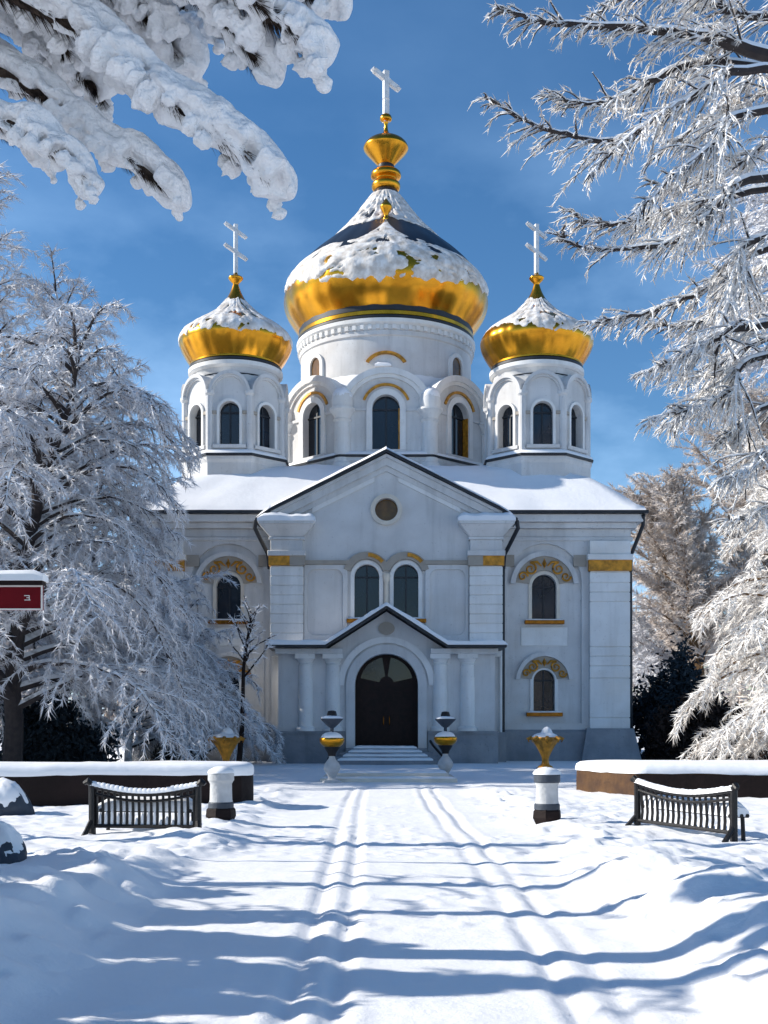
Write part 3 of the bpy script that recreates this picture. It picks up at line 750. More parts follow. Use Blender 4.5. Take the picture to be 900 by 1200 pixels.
# ------------------------------------------------------------------ forecourt objects
def stand(px, py):
    """where on the snow a foot seen at this measurement stands"""
    Yq = np.linspace(8, 45, 1500); xq = (px-450)*Yq/F
    e = HOR+(EYE-H(xq, Yq))*F/Yq-py; k = int(np.argmin(np.abs(e))); return xq[k], Yq[k]

def urn(x, y, lab):
    z = gz(x, y)-.04; t = thing('tiered_urn', (x, y, z), lab, 'urn', 'tiered urns before the porch')
    c = (x, y, z)
    mb = MB(); mb.lathe(c, smooth_prof([(.26, 0), (.26, .08), (.13, .14), (.12, .22), (.20, .36), (.23, .46), (.19, .56), (.09, .70), (.08, .78)], 5), 28); mb.build('pedestal', 'stone', t)
    mb = MB(); mb.lathe(c, [(.10, .76), (.12, .84), (.20, .96), (.22, 1.02)], 24); mb.build('stem', 'iron', t)
    mb = MB(); mb.lathe(c, smooth_prof([(.20, 1.0), (.30, 1.08), (.34, 1.18), (.31, 1.26), (.1, 1.28)], 5), 28); mb.build('bowl', 'gold', t)
    mb = MB(); snow_blob(mb, (x, y, z+1.22), .31, .31, .20, seed=int(x*7) % 9); mb.build('bowl_snow', 'snow', t)
    mb = MB(); mb.lathe(c, [(.05, 1.36), (.05, 1.52), (.11, 1.56), (.29, 1.74), (.31, 1.78), (.1, 1.79)], 24); ub = mb.build('upper_bowl', 'bluestone', t)
    mb = MB(); snow_blob(mb, (x, y, z+1.775), .29, .29, .09, seed=int(x*5) % 7+2); mb.build('upper_snow', 'snow', ub)
    mb = MB(); mb.lathe(c, [(.12, 1.82), (.14, 1.88), (.11, 1.98), (.04, 2.0)], 16); mb.build('knob', 'iron', t)
urn(*stand(389, 917), 'tiered white and gilt urn to the left of the church door, snow on its bowls')
urn(*stand(522, 912), 'tiered white and gilt urn to the right of the church door, snow on its bowls')

def goblet(x, y, lab):
    z = gz(x, y)-.03; z += .16; t = thing('goblet_planter', (x, y, z), lab, 'planter', 'gilt goblet planters along the church')
    c = (x, y, z)
    mb = MB(); mb.box(x-.3, x+.3, y-.3, y+.3, z-.35, z+.005); mb.build('foot_block', 'plinth', t, bevel=.02)
    mb = MB(); mb.lathe(c, smooth_prof([(.30, 0), (.26, .06), (.16, .12), (.13, .28), (.17, .42), (.30, .66), (.44, .86), (.56, 1.0), (.58, 1.06), (.50, 1.08), (.1, 1.04)], 5), 8, math.pi/8); mb.build('goblet', 'ochre', t, smooth=25)
    for k in range(8):
        a = k*math.pi/4; MB().tube([(x+.50*math.cos(a), y+.50*math.sin(a), z+1.05), (x+.66*math.cos(a), y+.66*math.sin(a), z+1.0), (x+.60*math.cos(a), y+.60*math.sin(a), z+.90)], [.09, .07, .03], 6).build('petal', 'ochre', t)
    mb = MB(); snow_blob(mb, (x, y, z+1.03), .52, .52, .22, seed=3); snow_blob(mb, (x+.05, y, z+1.18), .22, .22, .26, seed=5); mb.build('planter_snow', 'snow', t); t.scale = (.9, .9, .95)
goblet(P(265, 0, 39)[0], 39, 'gilt goblet planter heaped with snow under the left wing, near the sapling')
goblet(P(639, 0, 40)[0], 40, 'gilt goblet planter heaped with snow under the right wing windows')

def bollard(x, y, lab, capped):
    z = gz(x, y)-.08; t = thing('stone_bollard', (x, y, z), lab, 'bollard', 'stone bollards beside the path')
    c = (x, y, z)
    mb = MB(); mb.lathe(c, [(.16, 0), (.24, .16), (.23, .26), (.205, .29)], 6, .3); mb.build('base', 'darkwood', t, smooth=25)
    mb = MB(); mb.lathe(c, [(.20, .285), (.20, .36), (.185, .38)], 28); mb.build('lower_collar', 'bluestone', t)
    mb = MB(); mb.lathe(c, [(.185, .375), (.175, .42), (.17, .66), (.19, .70)], 28); mb.build('shaft', 'stone', t)
    mb = MB(); mb.lathe(c, [(.192, .70), (.205, .72), (.205, .82), (.18, .845)], 28); mb.build('upper_collar', 'bluestone' if capped else 'stone', t)
    mb = MB(); snow_blob(mb, (x, y, z+.83), .215, .215, .11, seed=2 if capped else 5); mb.build('cap_snow', 'snow', t)
bollard(*stand(259, 962), 'pale grey stone bollard with dark foot beside the slatted iron seat on the left', False)
bollard(*stand(641, 964), 'white stone bollard with dark blue bands and a round snow cap', True)

def iron_bench(a, b, lab, sd):
    a = np.array(a); b = np.array(b); L = np.linalg.norm(b-a); d = (b-a)/L; nrm = np.array([-d[1], d[0]])
    za = gz(*a); zb = gz(*b); z = min(za, zb)-.05; mid = (a+b)/2
    t = thing('iron_bench', (mid[0], mid[1], z), lab, 'bench', 'slatted iron benches beside the path')
    def q(u, w, h): p = a+d*u+nrm*w; return (p[0], p[1], z+h)
    top = lambda u: .74-.11*math.sin(math.pi*u/L)+.02
    for u in (0, L):
        mb = MB()
        s = 1 if u == 0 else -1
        mb.tube([q(u, 0, 0), q(u, 0, .4), q(u, 0, top(u)+.02)], [.055, .05, .05], 8)
        mb.tube([q(u, 0, .25), q(u-s*.03, -.12, .12), q(u-s*.05, -.22, 0)], [.04, .035, .045], 8)
        mb.tube([q(u, 0, top(u)-.02), q(u-s*.06, -.02, top(u)+.04), q(u-s*.11, -.03, top(u)+.0)], [.05, .05, .03], 8)
        mb.build('end_post', 'iron', t)
        mb = MB(); mb.tube([q(u+s*.14, .27, 0), q(u+s*.14, .25, .38), q(u+s*.12, .02, .38)], .03, 8); mb.build('leg', 'iron', t)
    us = np.linspace(0, L, 24)
    mb = MB(); mb.tube([q(u, 0, top(u)-.03) for u in us], .042, 8); mb.build('top_rail', 'iron', t)
    mb = MB(); mb.tube([q(u, 0, top(u)-.135) for u in us], .022, 6); mb.tube([q(u, 0, .16) for u in us], .03, 6); mb.build('rail', 'iron', t)
    n = 17
    for k in range(n):
        u = L*(k+.7)/(n+.4); mb = MB(); w = .02
        pts = [q(u, .015*math.sin(2.2), .14), q(u, .03, .30), q(u, 0, top(u)-.05)]
        mb.tube(pts, [w, w*1.1, w], 6); mb.build('slat', 'iron', t)
    mb = MB()
    for k in range(3): mb.tube([q(.04, .07+.095*k, .38), q(L-.04, .07+.095*k, .38)], .03, 6)
    st = mb.build('seat', 'iron', t)
    mb = MB(); snow_strip(mb, q(.05, .165, .39), q(L-.05, .165, .39), .14, .19, side=(nrm[0], nrm[1], 0), seed=sd); mb.build('seat_snow', 'snow', st)
    mb = MB(); k = 9
    for u0, u1 in zip(us[:-1], us[1:]):
        snow_strip(mb, q(u0-.02, 0, top(u0)-.005), q(u1+.02, 0, top(u1)-.005), .052, .055, side=(nrm[0], nrm[1], 0), n=4, seed=sd+int(u0*9))
    mb.build('rail_snow', 'snow', t)
    # clumps of snow caught between the slats
    mb = MB(); r_ = random.Random(sd)
    for k in range(n-1):
        u = L*(k+1.2)/(n+.4); h = r_.uniform(.10, .34)
        snow_blob(mb, q(u, .05, .13), .034, .05, h, seed=k, n=8)
    mb.build('slat_snow', 'snow', t)
iron_bench(stand(108, 977), stand(232, 971), 'black iron slatted bench on the left of the path, snow along its sagging rail', 11)
iron_bench(stand(747, 966), stand(860, 986), 'black iron slatted bench on the right of the path, set at an angle', 23)

def low_wall(plan, h, lab, end_mat, sd):
    c = np.mean(plan, 0); z0 = -.05
    t = thing('low_wall', (c[0], c[1], 0), lab, 'wall', 'low walls flanking the forecourt')
    n = len(plan)
    # outline resampled and slightly worn
    pts = []
    for k in range(n):
        a = np.array(plan[k]); b = np.array(plan[(k+1) % n]); m = max(2, int(np.linalg.norm(b-a)/.25))
        for q in range(m):
            p = a+(b-a)*q/m; pts.append(p+(rng.random(2)-.5)*.025)
    pts = np.array(pts)
    mb = MB(); m = len(pts); v = []
    for z, s in ((z0, 1.0), (h*.5, 1.0), (h-.06, .998), (h, .985)):
        for p in pts: q = c+(p-c)*s; v.append((q[0], q[1], z))
    f = [(a*m+k, a*m+(k+1) % m, (a+1)*m+(k+1) % m, (a+1)*m+k) for a in range(3) for k in range(m)]+[tuple(3*m+k for k in range(m))]
    mb.add(v, f); body = mb.build('wall_body', end_mat, t)
    mb = MB(); v = []
    lv = [(1.012, h-.035), (1.02, h+.03), (1.0, h+.11), (.93, h+.165), (.80, h+.19), (.55, h+.20)]
    for s, z in lv:
        for p in pts:
            # inset by distance rather than by scale
            q = c+(p-c)*np.array([1-(1-s)*.25, s]); nz = float(fbm(np.array(p[0]*1.2), np.array(p[1]*1.2+z), 3, sd))
            v.append((q[0], q[1], z+.10*(nz-.45)))
    f = [(a*m+k, a*m+(k+1) % m, (a+1)*m+(k+1) % m, (a+1)*m+k) for a in range(len(lv)-1) for k in range(m)]+[tuple((len(lv)-1)*m+k for k in range(m))]
    mb.add(v, f); mb.build('wall_snow', 'snow', t, smooth=70)
    return t
aL = P(297, 0, 23.2)[0]
low_wall([(-11, 22.2), (aL-.5, 22.4), (aL-.15, 22.55), (aL, 22.9), (aL, 23.3), (aL-.3, 23.7), (-11, 24.2)], .66, 'long dark low wall with rounded end and snow top, behind the left bench', 'darkwood', 3)
rw = low_wall([(5.42, 25.7), (12.5, 24.9), (12.5, 27.6), (4.5, 28.0)], .56, 'brown low wall with a thick snow top, its square end facing the path', 'brown', 8)

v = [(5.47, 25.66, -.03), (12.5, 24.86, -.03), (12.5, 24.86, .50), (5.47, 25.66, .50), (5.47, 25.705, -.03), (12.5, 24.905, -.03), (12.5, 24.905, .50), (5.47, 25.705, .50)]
MB().add(v, [(0, 1, 2, 3), (4, 7, 6, 5), (0, 4, 5, 1), (1, 5, 6, 2), (2, 6, 7, 3), (3, 7, 4, 0)]).build('shade_board', 'darkwood', rw)  # dark board puts the shade of the wall's front face into colour
# snow-covered platform between the urns
mb = MB()
t = thing('stone_platform', (0, 33.5, 0), 'low snow covered stone platform lying between the two urns', 'platform')
mb = MB(); mb.box(-1.75, 2.0, 32.6, 35.4, -.05, .10); mb.box(-1.55, 1.8, 33.2, 35.2, .10, .22); mb.build('slab', 'cream', t, bevel=.03)
mb = MB(); snow_strip(mb, (-1.5, 34.1, .21), (1.75, 34.1, .21), .85, .07, seed=4); snow_strip(mb, (-1.72, 32.9, .095), (1.97, 32.9, .095), .28, .05, seed=6); mb.build('slab_snow', 'snow', t)

# stone ball and boulder at the left edge
def lumpy(mb, c, rx, ry, rz, seed, k=.35, n=36):
    v = []; f = []; m = 16
    for q in range(m+1):
        ph = math.pi*.62*q/m
        for j in range(n):
            a_ = 2*math.pi*j/n; d_ = (math.sin(ph)*math.cos(a_), math.sin(ph)*math.sin(a_), math.cos(ph))
            s_ = 1+k*float(fbm(np.array(d_[0]*1.6+d_[2]+seed), np.array(d_[1]*1.6-d_[2]*.7+seed), 4, seed)-.45)*2
            v.append((c[0]+rx*s_*d_[0], c[1]+ry*s_*d_[1], c[2]+rz*s_*d_[2]))
    f = [(q*n+j, (q+1)*n+j, (q+1)*n+(j+1) % n, q*n+(j+1) % n) for q in range(m) for j in range(n)]+[tuple(m*n+j for j in range(n))]
    mb.add(v, f)
bx, by = stand(2, 1014); bz = gz(bx, by)
t = thing('kerb_stone', (bx, by, bz), 'rounded dark stone under a snow cap, low at the left edge nearest the viewer', 'stone')
mb = MB(); lumpy(mb, (bx, by, bz+.10), .26, .24, .25, 14, .35); mb.build('rock', 'bluestone', t, smooth=30)
mb = MB(); lumpy(mb, (bx-.02, by+.01, bz+.18), .245, .23, .235, 14, .42); mb.build('rock_snow', 'snow', t, smooth=60)
bx, by = stand(8, 955); bz = gz(bx, by)
t = thing('boulder', (bx, by, bz), 'dark boulder under sloping snow in front of the long dark wall', 'boulder')
mb = MB(); lumpy(mb, (bx-.1, by, bz+.08), .48, .40, .40, 9, .5); mb.build('rock', 'bluestone', t, smooth=25)
mb = MB(); lumpy(mb, (bx-.14, by-.02, bz+.21), .44, .37, .35, 9, .5); mb.build('rock_snow', 'snow', t, smooth=60)

# red sign
sx0, sx1 = P(-45, 0, 14)[0], P(50, 0, 14)[0]; z0, z1 = P(0, 715, 14)[2], P(0, 686, 14)[2]
t = thing('red_sign', (sx0+.2, 14, 0), 'dark red sign board with a pale border and small pale mark', 'sign')
f14 = lambda u, v, w: (u, 14-w, v)
mb = MB(); mb.box(sx0, sx1, 14, 14.04, z0, z1); mb.build('board', 'red', t)
mb = MB(); b = .018; mb.plate(rect(sx0, sx1, z0, z1), [rect(sx0+b, sx1-b, z0+b, z1-b)], f14, .0, .012); mb.build('border', 'white', t)
mb = MB(); gx0 = P(32, 0, 14)[0]; gzc = (z0+z1)/2
for x0, x1, y0, y1 in ((-.035, .028, .020, .029), (.019, .028, -.022, .020), (-.032, .036, -.031, -.022), (-.008, .019, -.004, .004)):
    mb.plate(rect(gx0+x0, gx0+x1, gzc+y0, gzc+y1), [], f14, .0, .006)
mb.build('mark', 'white', t)
mb = MB(); mb.box(sx0-.02, sx1+.01, 13.94, 14.10, z1+.003, z1+.07); hd = mb.build('canopy', 'darkwood', t)
mb = MB(); snow_strip(mb, (sx0, 14.02, z1+.07), (sx1+.03, 14.02, z1+.07), .13, .12, seed=8); mb.build('canopy_snow', 'snow', hd)
mb = MB(); mb.box(sx0+.12, sx0+.20, 14.045, 14.12, -.1, z1+.05); mb.build('post', 'iron', t)

# ------------------------------------------------------------------ trees
def unit(v): return v/(np.linalg.norm(v)+1e-9)
class Tree:
    def __init__(s, seed): s.g = np.random.default_rng(seed); s.limb = MB(); s.B = []; s.D = []; s.Ln = []; s.W = []; s.fine = MB()
    def path(s, p, d, L, n, droop, wig):
        pts = [np.array(p, float)]; d = unit(np.array(d, float)); st = L/n
        for k in range(n):
            d = unit(d+s.g.normal(0, wig, 3)+np.array([0, 0, -droop*(k+1)/n]))
            pts.append(pts[-1]+d*st)
        return np.array(pts)
    def sprays(s, pts, dens, l0, l1, w, spread=.9, down=.35):
        """frost needles along a twig"""
        seg = np.diff(pts, axis=0); L = np.linalg.norm(seg, axis=1); n = max(2, int(L.sum()*dens))
        t = s.g.random(n)*L.sum(); c = np.concatenate([[0], np.cumsum(L)]); k = np.clip(np.searchsorted(c, t)-1, 0, len(seg)-1)
        b = pts[k]+seg[k]*((t-c[k])/L[k])[:, None]
        d = seg[k]/L[k][:, None]+s.g.normal(0, spread*.6, (n, 3)); d[:, 2] -= down*s.g.random(n)
        s.B.append(b); s.D.append(d); s.Ln.append(s.g.uniform(l0, l1, n)); s.W.append(np.full(n, w)*s.g.uniform(.6, 1.2, n))
    def crown(s, mb=None):
        mb = mb or MB()
        if s.B: mb.spikes(np.concatenate(s.B), np.concatenate(s.D), np.concatenate(s.Ln), np.concatenate(s.W))
        return mb

def frost_tree(name, lab, loc, h, seed, spread, droop, nb, fm, bm, z_lo=.18, dens=16, lean=(0, 0), spike=(.16, .42, .02), group=None, up=.45, sec=.42, bend=None, tr=.028, round_=False, dark_twigs=False):
    T = Tree(seed); g = T.g
    t = thing(name, loc, lab, 'tree', group); base = np.array(loc, float)
    n = 14; tp = [base+np.array([0, 0, -.2])]
    d = unit(np.array([lean[0], lean[1], 1.]))
    for k in range(n):
        d = unit(d+g.normal(0, .06, 3)*np.array([1, 1, 0])+np.array([0, 0, .06])+(np.array(bend)*.1 if bend is not None and k > n*.45 else 0))
        tp.append(tp[-1]+d*h/n)
    tp = np.array(tp); T.limb.tube(tp, np.linspace(h*tr, .03, n+1)**1.0, 10)
    for b in range(nb):
        f = z_lo+(1-z_lo)*((b+.5)/nb)**.9; p = tp[0]+(tp[-1]-tp[0])*0
        q = f*n; k = min(int(q), n-1); p = tp[k]+(tp[k+1]-tp[k])*(q-k)
        az = b*2.399+g.normal(0, .35); L = spread*((.28+.85*math.sin(math.pi*min(1, .12+.86*(f-z_lo)/(1-z_lo)))**.8) if round_ else (1.08-.75*f**1.6))*g.uniform(.7, 1.1)
        pts = T.path(p, (math.cos(az), math.sin(az), up+f*.6), L, 8, droop, .09)
        T.limb.tube(pts, np.linspace(.018*L+.012, .012, 9), 5)
        Ls = L
        ns = max(3, int(L/sec))
        for k2 in range(ns):
            ff = .15+.85*(k2+g.random())/ns; qq = ff*8; kk = min(int(qq), 7)
            pp = pts[kk]+(pts[kk+1]-pts[kk])*(qq-kk); dd = unit(pts[kk+1]-pts[kk])
            side = unit(np.cross(dd, (0, 0, 1)))*(1 if k2 % 2 else -1)
            l2 = (.30*L*(1.15-ff*.6))*g.uniform(.7, 1.3)
            tw_ = T.path(pp, dd*.8+side*.75+g.normal(0, .2, 3), l2, 5, droop*1.1, .12)
            (T.limb if dark_twigs else T.fine).tube(tw_, np.linspace(.024 if dark_twigs else .018, .007, 6), 4)
            T.sprays(tw_, dens, spike[0], spike[1], spike[2])
        T.sprays(pts[3:], dens*.6, spike[0], spike[1], spike[2])
    T.limb.build('trunk', bm, t); T.crown(T.fine).build('crown', fm, t, smooth=0)
    return t

# left: two near trees in front of the church's left wing, larger ones behind
frost_tree('birch_tree', 'drooping frosted birch with a dark bare trunk at the left edge', tuple(P(12, 848, 37)*[1, 1, 0]), 13.5, 3, 8.4, .38, 74, 'frost_grey', 'bark_mid', .16, 52, (.02, 0), (.10, .38, .015), up=.30, bend=(.55, 0, .2), tr=.024, sec=.21, dark_twigs=True)
frost_tree('birch_tree', 'tall pale frosted birch whose crown rises left of the small left dome', tuple(P(112, 848, 46)*[1, 1, 0]), 18.8, 5, 4.9, .16, 80, 'frost_grey', 'bark', .12, 46, (.02, 0), (.15, .5, .020), up=.55, tr=.018, sec=.28)
frost_tree('birch_tree', 'tallest frosted birch, rising highest at the left edge', tuple(P(18, 848, 48)*[1, 1, 0]), 23.0, 8, 5.6, .16, 96, 'frost_grey', 'bark', .12, 40, (0, 0), (.15, .5, .020), up=.5, tr=.018, sec=.28)
frost_tree('birch_tree', 'low frosted birch drooping before the left wing of the church', tuple(P(150, 848, 45)*[1, 1, 0]), 8.4, 12, 4.6, .42, 66, 'frost_grey', 'bark', .10, 50, (0, 0), (.12, .42, .016), up=.4, tr=.018, sec=.24)
frost_tree('birch_tree', 'smallest frosted birch, veiling the lower window of the left wing', tuple(P(238, 848, 46.5)*[1, 1, 0]), 7.2, 14, 3.2, .36, 74, 'frost_grey', 'bark_mid', .08, 60, (0, 0), (.10, .36, .015), up=.5, tr=.018, sec=.24, dark_twigs=True)
# sapling
frost_tree('sapling', 'thin sapling with a bare dark stem and frosted twigs by the left wing', tuple(P(279, 848, 40)*[1, 1, 0]), 5.6, 21, 2.0, .1, 18, 'frost', 'bark_bare', .58, 30, (0, 0), (.1, .3, .016), up=.9, tr=.019, sec=.25)
# right: far trees behind
frost_tree('ash_tree', 'tan frosted tree standing between the church corner and the weeping birch', tuple(P(826, 848, 82)*[1, 1, 0]), 18.2, 31, 5.6, .05, 66, 'frost_tan', 'bark_tan', .25, 48, (0, 0), (.2, .55, .028), up=.95, sec=.3, round_=True)
frost_tree('ash_tree', 'pale grey frosted tree peeping out right behind the church corner', tuple(P(762, 848, 90)*[1, 1, 0]), 13.5, 33, 4.6, .08, 60, 'frost_grey', 'bark_tan', .15, 48, (0, 0), (.25, .65, .032), up=.8, sec=.3, round_=True)
frost_tree('ash_tree', 'broad tan frosted tree rising behind the weeping birch', tuple(P(908, 848, 86)*[1, 1, 0]), 24.0, 35, 8.2, .06, 70, 'frost_tan', 'bark_tan', .15, 44, (0, 0), (.2, .55, .028), up=.9, sec=.3, round_=True)

# right: the near frosted tree; its limbs reach in over the frame
T = Tree(77); g = T.g
base = np.array([6.9, 13.0, 0]); t = thing('linden_tree', tuple(base), 'large hoar frosted linden reaching in over the sky on the right', 'tree')
tp = np.array([base+np.array([.12*math.sin(k*.7), .1*math.cos(k), k*.95-.2]) for k in range(14)])
T.limb.tube(tp, np.linspace(.30, .10, 14), 12)
LIMBS = [
 ([(985, 110), (900, 62), (830, 42), (735, 32), (640, 26), (582, 8)], 12.6, .085),
 ([(985, 60), (900, 20), (840, 5), (790, -30)], 13.2, .06),
 ([(990, 150), (900, 78), (800, 78), (735, 110), (690, 122), (640, 112)], 13.0, .06),
 ([(985, 60), (895, 80), (830, 100), (770, 138), (730, 165), (690, 205)], 12.2, .055),
 ([(800, 118), (730, 162), (670, 158), (620, 143), (567, 112)], 12.4, .035),
 ([(980, 40), (885, 130), (840, 165), (790, 205), (745, 250)], 12.0, .055),
 ([(985, 190), (880, 225), (800, 243), (760, 256), (700, 262), (660, 245)], 13.0, .05),
 ([(990, 150), (900, 205), (850, 230), (820, 260), (780, 285), (690, 291), (652, 275)], 12.3, .06),
 ([(985, 180), (900, 275), (865, 315), (838, 395), (800, 412)], 12.4, .05),
 ([(990, 330), (900, 376), (840, 395), (795, 420), (750, 438)], 12.0, .06),
 ([(985, 230), (900, 290), (860, 320), (800, 350), (740, 370), (690, 380)], 13.0, .05),
 ([(990, 310), (900, 395), (850, 440), (815, 475), (780, 498)], 12.6, .045),
 ([(990, 340), (900, 415), (860, 455), (815, 477), (760, 492)], 12.2, .045),
 ([(985, 430), (920, 470), (870, 500), (840, 520)], 12.6, .045),
 ([(1000, 480), (930, 520), (880, 545), (845, 562)], 12.2, .05),
 ([(985, 20), (900, -20), (820, -10), (740, -6), (690, 20)], 12.8, .06),
 ([(985, 160), (930, 160), (870, 190), (820, 215), (760, 215)], 13.6, .04),
 ([(985, 260), (920, 300), (860, 350), (810, 380), (760, 380)], 13.6, .04),
 ([(985, 90), (930, 100), (860, 130), (820, 160), (780, 165)], 13.6, .04),
 ([(985, 20), (930, 40), (880, 90), (850, 120), (760, 190)], 13.8, .04),
 ([(985, 300), (930, 330), (880, 380), (840, 430), (790, 450)], 13.8, .04),
 ([(995, 540), (940, 580), (890, 600), (850, 610)], 13.0, .04),
]
for li, (pp, Y0, r0) in enumerate(LIMBS):
    ctl = [P(a, b, Y0+(.25 if k == 0 else 0)-k*.12) for k, (a, b) in enumerate(pp)]
    ctl[0] = np.array([base[0], base[1], ctl[0][2]]) if pp[0][0] >= 970 else ctl[0]
    pts = np.array([np.array([*q]) for q in [np.array(x) for x in ctl]])
    # Catmull-Rom in 3-D
    e = np.vstack([2*pts[0]-pts[1], pts, 2*pts[-1]-pts[-2]]); cu = []
    for k in range(1, len(e)-2):
        for tt in np.linspace(0, 1, 7, endpoint=False):
            a, b, c, d = e[k-1:k+3]; cu.append(.5*((2*b)+(c-a)*tt+(2*a-5*b+4*c-d)*tt*tt+(3*b-a-3*c+d)*tt**3))
    cu.append(pts[-1]); cu = np.array(cu)+g.normal(0, .008, (len(cu), 3))
    n = len(cu); T.limb.tube(cu, np.linspace(r0*1.15, .014, n), 8)
    L = np.linalg.norm(np.diff(cu, axis=0), axis=1).sum(); ns = int(L/.064)
    for k2 in range(ns):
        ff = .22+.78*(k2+g.random())/ns; q = ff*(n-1); kk = min(int(q), n-2)
        p0 = cu[kk]+(cu[kk+1]-cu[kk])*(q-kk); dd = unit(cu[kk+1]-cu[kk])
        side = unit(np.cross(dd, (0, 0, 1)))*g.normal(0, .75)
        l2 = g.uniform(.30, .95)*(1.12-.90*ff)
        tw_ = T.path(p0, dd*1.0+side+np.array([0, 0, g.normal(-.10, .35)]), l2, 6, .22, .10)
        T.limb.tube(tw_, np.linspace(.017, .005, 7), 5)
        T.sprays(tw_, 30, .04, .12, .0065, .8, .25)
        for k3 in range(int(l2/.13)):
            m_ = int(g.integers(1, 6)); q2 = T.path(tw_[m_], unit(tw_[min(m_+1, 6)]-tw_[m_-1])+g.normal(0, .45, 3), l2*.35*g.uniform(.6, 1.2), 3, .2, .1)
            T.fine.tube(q2, np.linspace(.007, .003, 4), 3); T.sprays(q2, 30, .03, .10, .006, .8, .2)
T.limb.build('trunk', 'bark', t); T.crown(T.fine).build('crown', 'frost_cream', t, smooth=0)
# second frosted tree behind it, filling the gaps
frost_tree('linden_tree', 'dense lavender grey frosted linden behind the near frosted branches on the right', (11.0, 23.5, 0), 17.8, 41, 6.3, .22, 96, 'frost_grey', 'bark', .42, 50, (-.02, 0), (.10, .32, .014), up=.35, sec=.26, tr=.018)

frost_tree('linden_tree', 'tall grey frosted linden farthest right, its crown closing the upper right corner', (14.5, 30, 0), 25, 43, 7.2, .22, 90, 'frost_grey', 'bark', .40, 36, (-.02, 0), (.14, .42, .02), up=.4, sec=.3, tr=.018)
# conifers: drooping boughs, snow on top
def spruce(name, lab, loc, h, r, seed, layers, snow_amt=1.0, z_lo=.06, per=11, fine=1.0, group=None):
    T = Tree(seed); g = T.g; t = thing(name, loc, lab, 'tree', group); base = np.array(loc, float)
    T.limb.tube([base+[0, 0, -.2], base+[0, 0, h*.5], base+[0, 0, h*.98]], [h*.02+.03, h*.012+.02, .02], 8)
    sn = MB()
    for k in range(layers):
        f = z_lo+(1-z_lo)*(k/layers)**.92; rr = r*(1-f)**.8*g.uniform(.85, 1.1)+.12; m = max(4, int(per*(.45+.55*(1-f))))
        for b in range(m):
            az = 2*math.pi*(b+g.random()*.7)/m+k*1.3; L = rr*g.uniform(.75, 1.12)
            p = base+np.array([0, 0, h*f+g.normal(0, h*.012)])
            pts = T.path(p, (math.cos(az), math.sin(az), .18+.4*f), L, 7, .22, .05)
            T.limb.tube(pts, np.linspace(.02*L+.008, .008, 8), 4)
            T.sprays(pts, 42*fine, .12*min(1, L), .30*min(1, L)+.05, .022, 1.1, .5)
            for s in (-1, 1):
                for k2 in range(2, 7):
                    dd = unit(pts[k2]-pts[k2-1]); sd = unit(np.cross(dd, (0, 0, 1)))*s
                    tw_ = T.path(pts[k2], dd*.7+sd*.8, L*.34*(1.15-k2/8), 4, .35, .05); T.sprays(tw_, 46*fine, .08, .20, .020, 1.0, .5)
                    if g.random() < .75*snow_amt:
                        sn_t(sn, tw_, .055*L**.5+.02, g)
            if snow_amt > 0: sn_t(sn, pts[1:], (.085*L**.5+.03)*snow_amt, g)
    T.limb.build('trunk', 'bark_bare', t); T.crown().build('crown', 'bough', t, smooth=0)
    if snow_amt > 0: sn.build('crown_snow', 'snow', t, smooth=60)
    return t
def sn_t(mb, pts, w, g):
    """a lumpy sleeve of snow on a bough"""
    n = len(pts); k = 7; a = np.arange(k)*2*np.pi/k
    tg = np.gradient(pts, axis=0); tg /= np.linalg.norm(tg, axis=1)[:, None]+1e-9
    u = np.cross(tg, (0, 0, 1)); u /= np.linalg.norm(u, axis=1)[:, None]+1e-9; q = np.cross(u, tg)
    rad = w*(.65+.8*g.random(n))*np.sin(np.linspace(.35, math.pi-.30, n))**.6
    cen = pts+np.array([0, 0, 1])*(rad*.35)[:, None]
    v = cen[:, None]+rad[:, None, None]*(np.cos(a)[None, :, None]*u[:, None]*1.25+np.sin(a)[None, :, None]*q[:, None]*.7)
    i = np.arange(n-1)[:, None]*k; j = np.arange(k)[None]; j2 = (j+1) % k
    f = np.stack([i+j, i+j2, i+k+j2, i+k+j], -1).reshape(-1, 4).tolist()+[list(range(k))[::-1], [(n-1)*k+m for m in range(k)]]
    mb.add(v.reshape(-1, 3), f)
frost_tree('weeping_birch', 'cream white weeping birch hanging to the ground at the right edge behind the brown wall', tuple(P(945, 848, 29)*[1, 1, 0]), 8.8, 51, 3.35, .40, 90, 'frost_cream', 'bark_tan', .10, 70, (0, 0), (.08, .30, .013), up=.25, sec=.17, tr=.022)
# off-frame spruces added on the left to shade the trees and the forecourt
big = spruce('spruce_tree', 'tall snowy spruce added out of view on the left for its shade', (-23, 41, 0), 26, 6.5, 61, 16, .6, .02, 11, .35, 'unseen shade spruces on the left')
for x, y, s, rz in ((-24, 46.0, .95, 1.0), (-22, 37.5, .85, 2.2), (-30, 43, 1.0, 4.0)):
    copy_tree(big, (x, y, 0), rz, s)

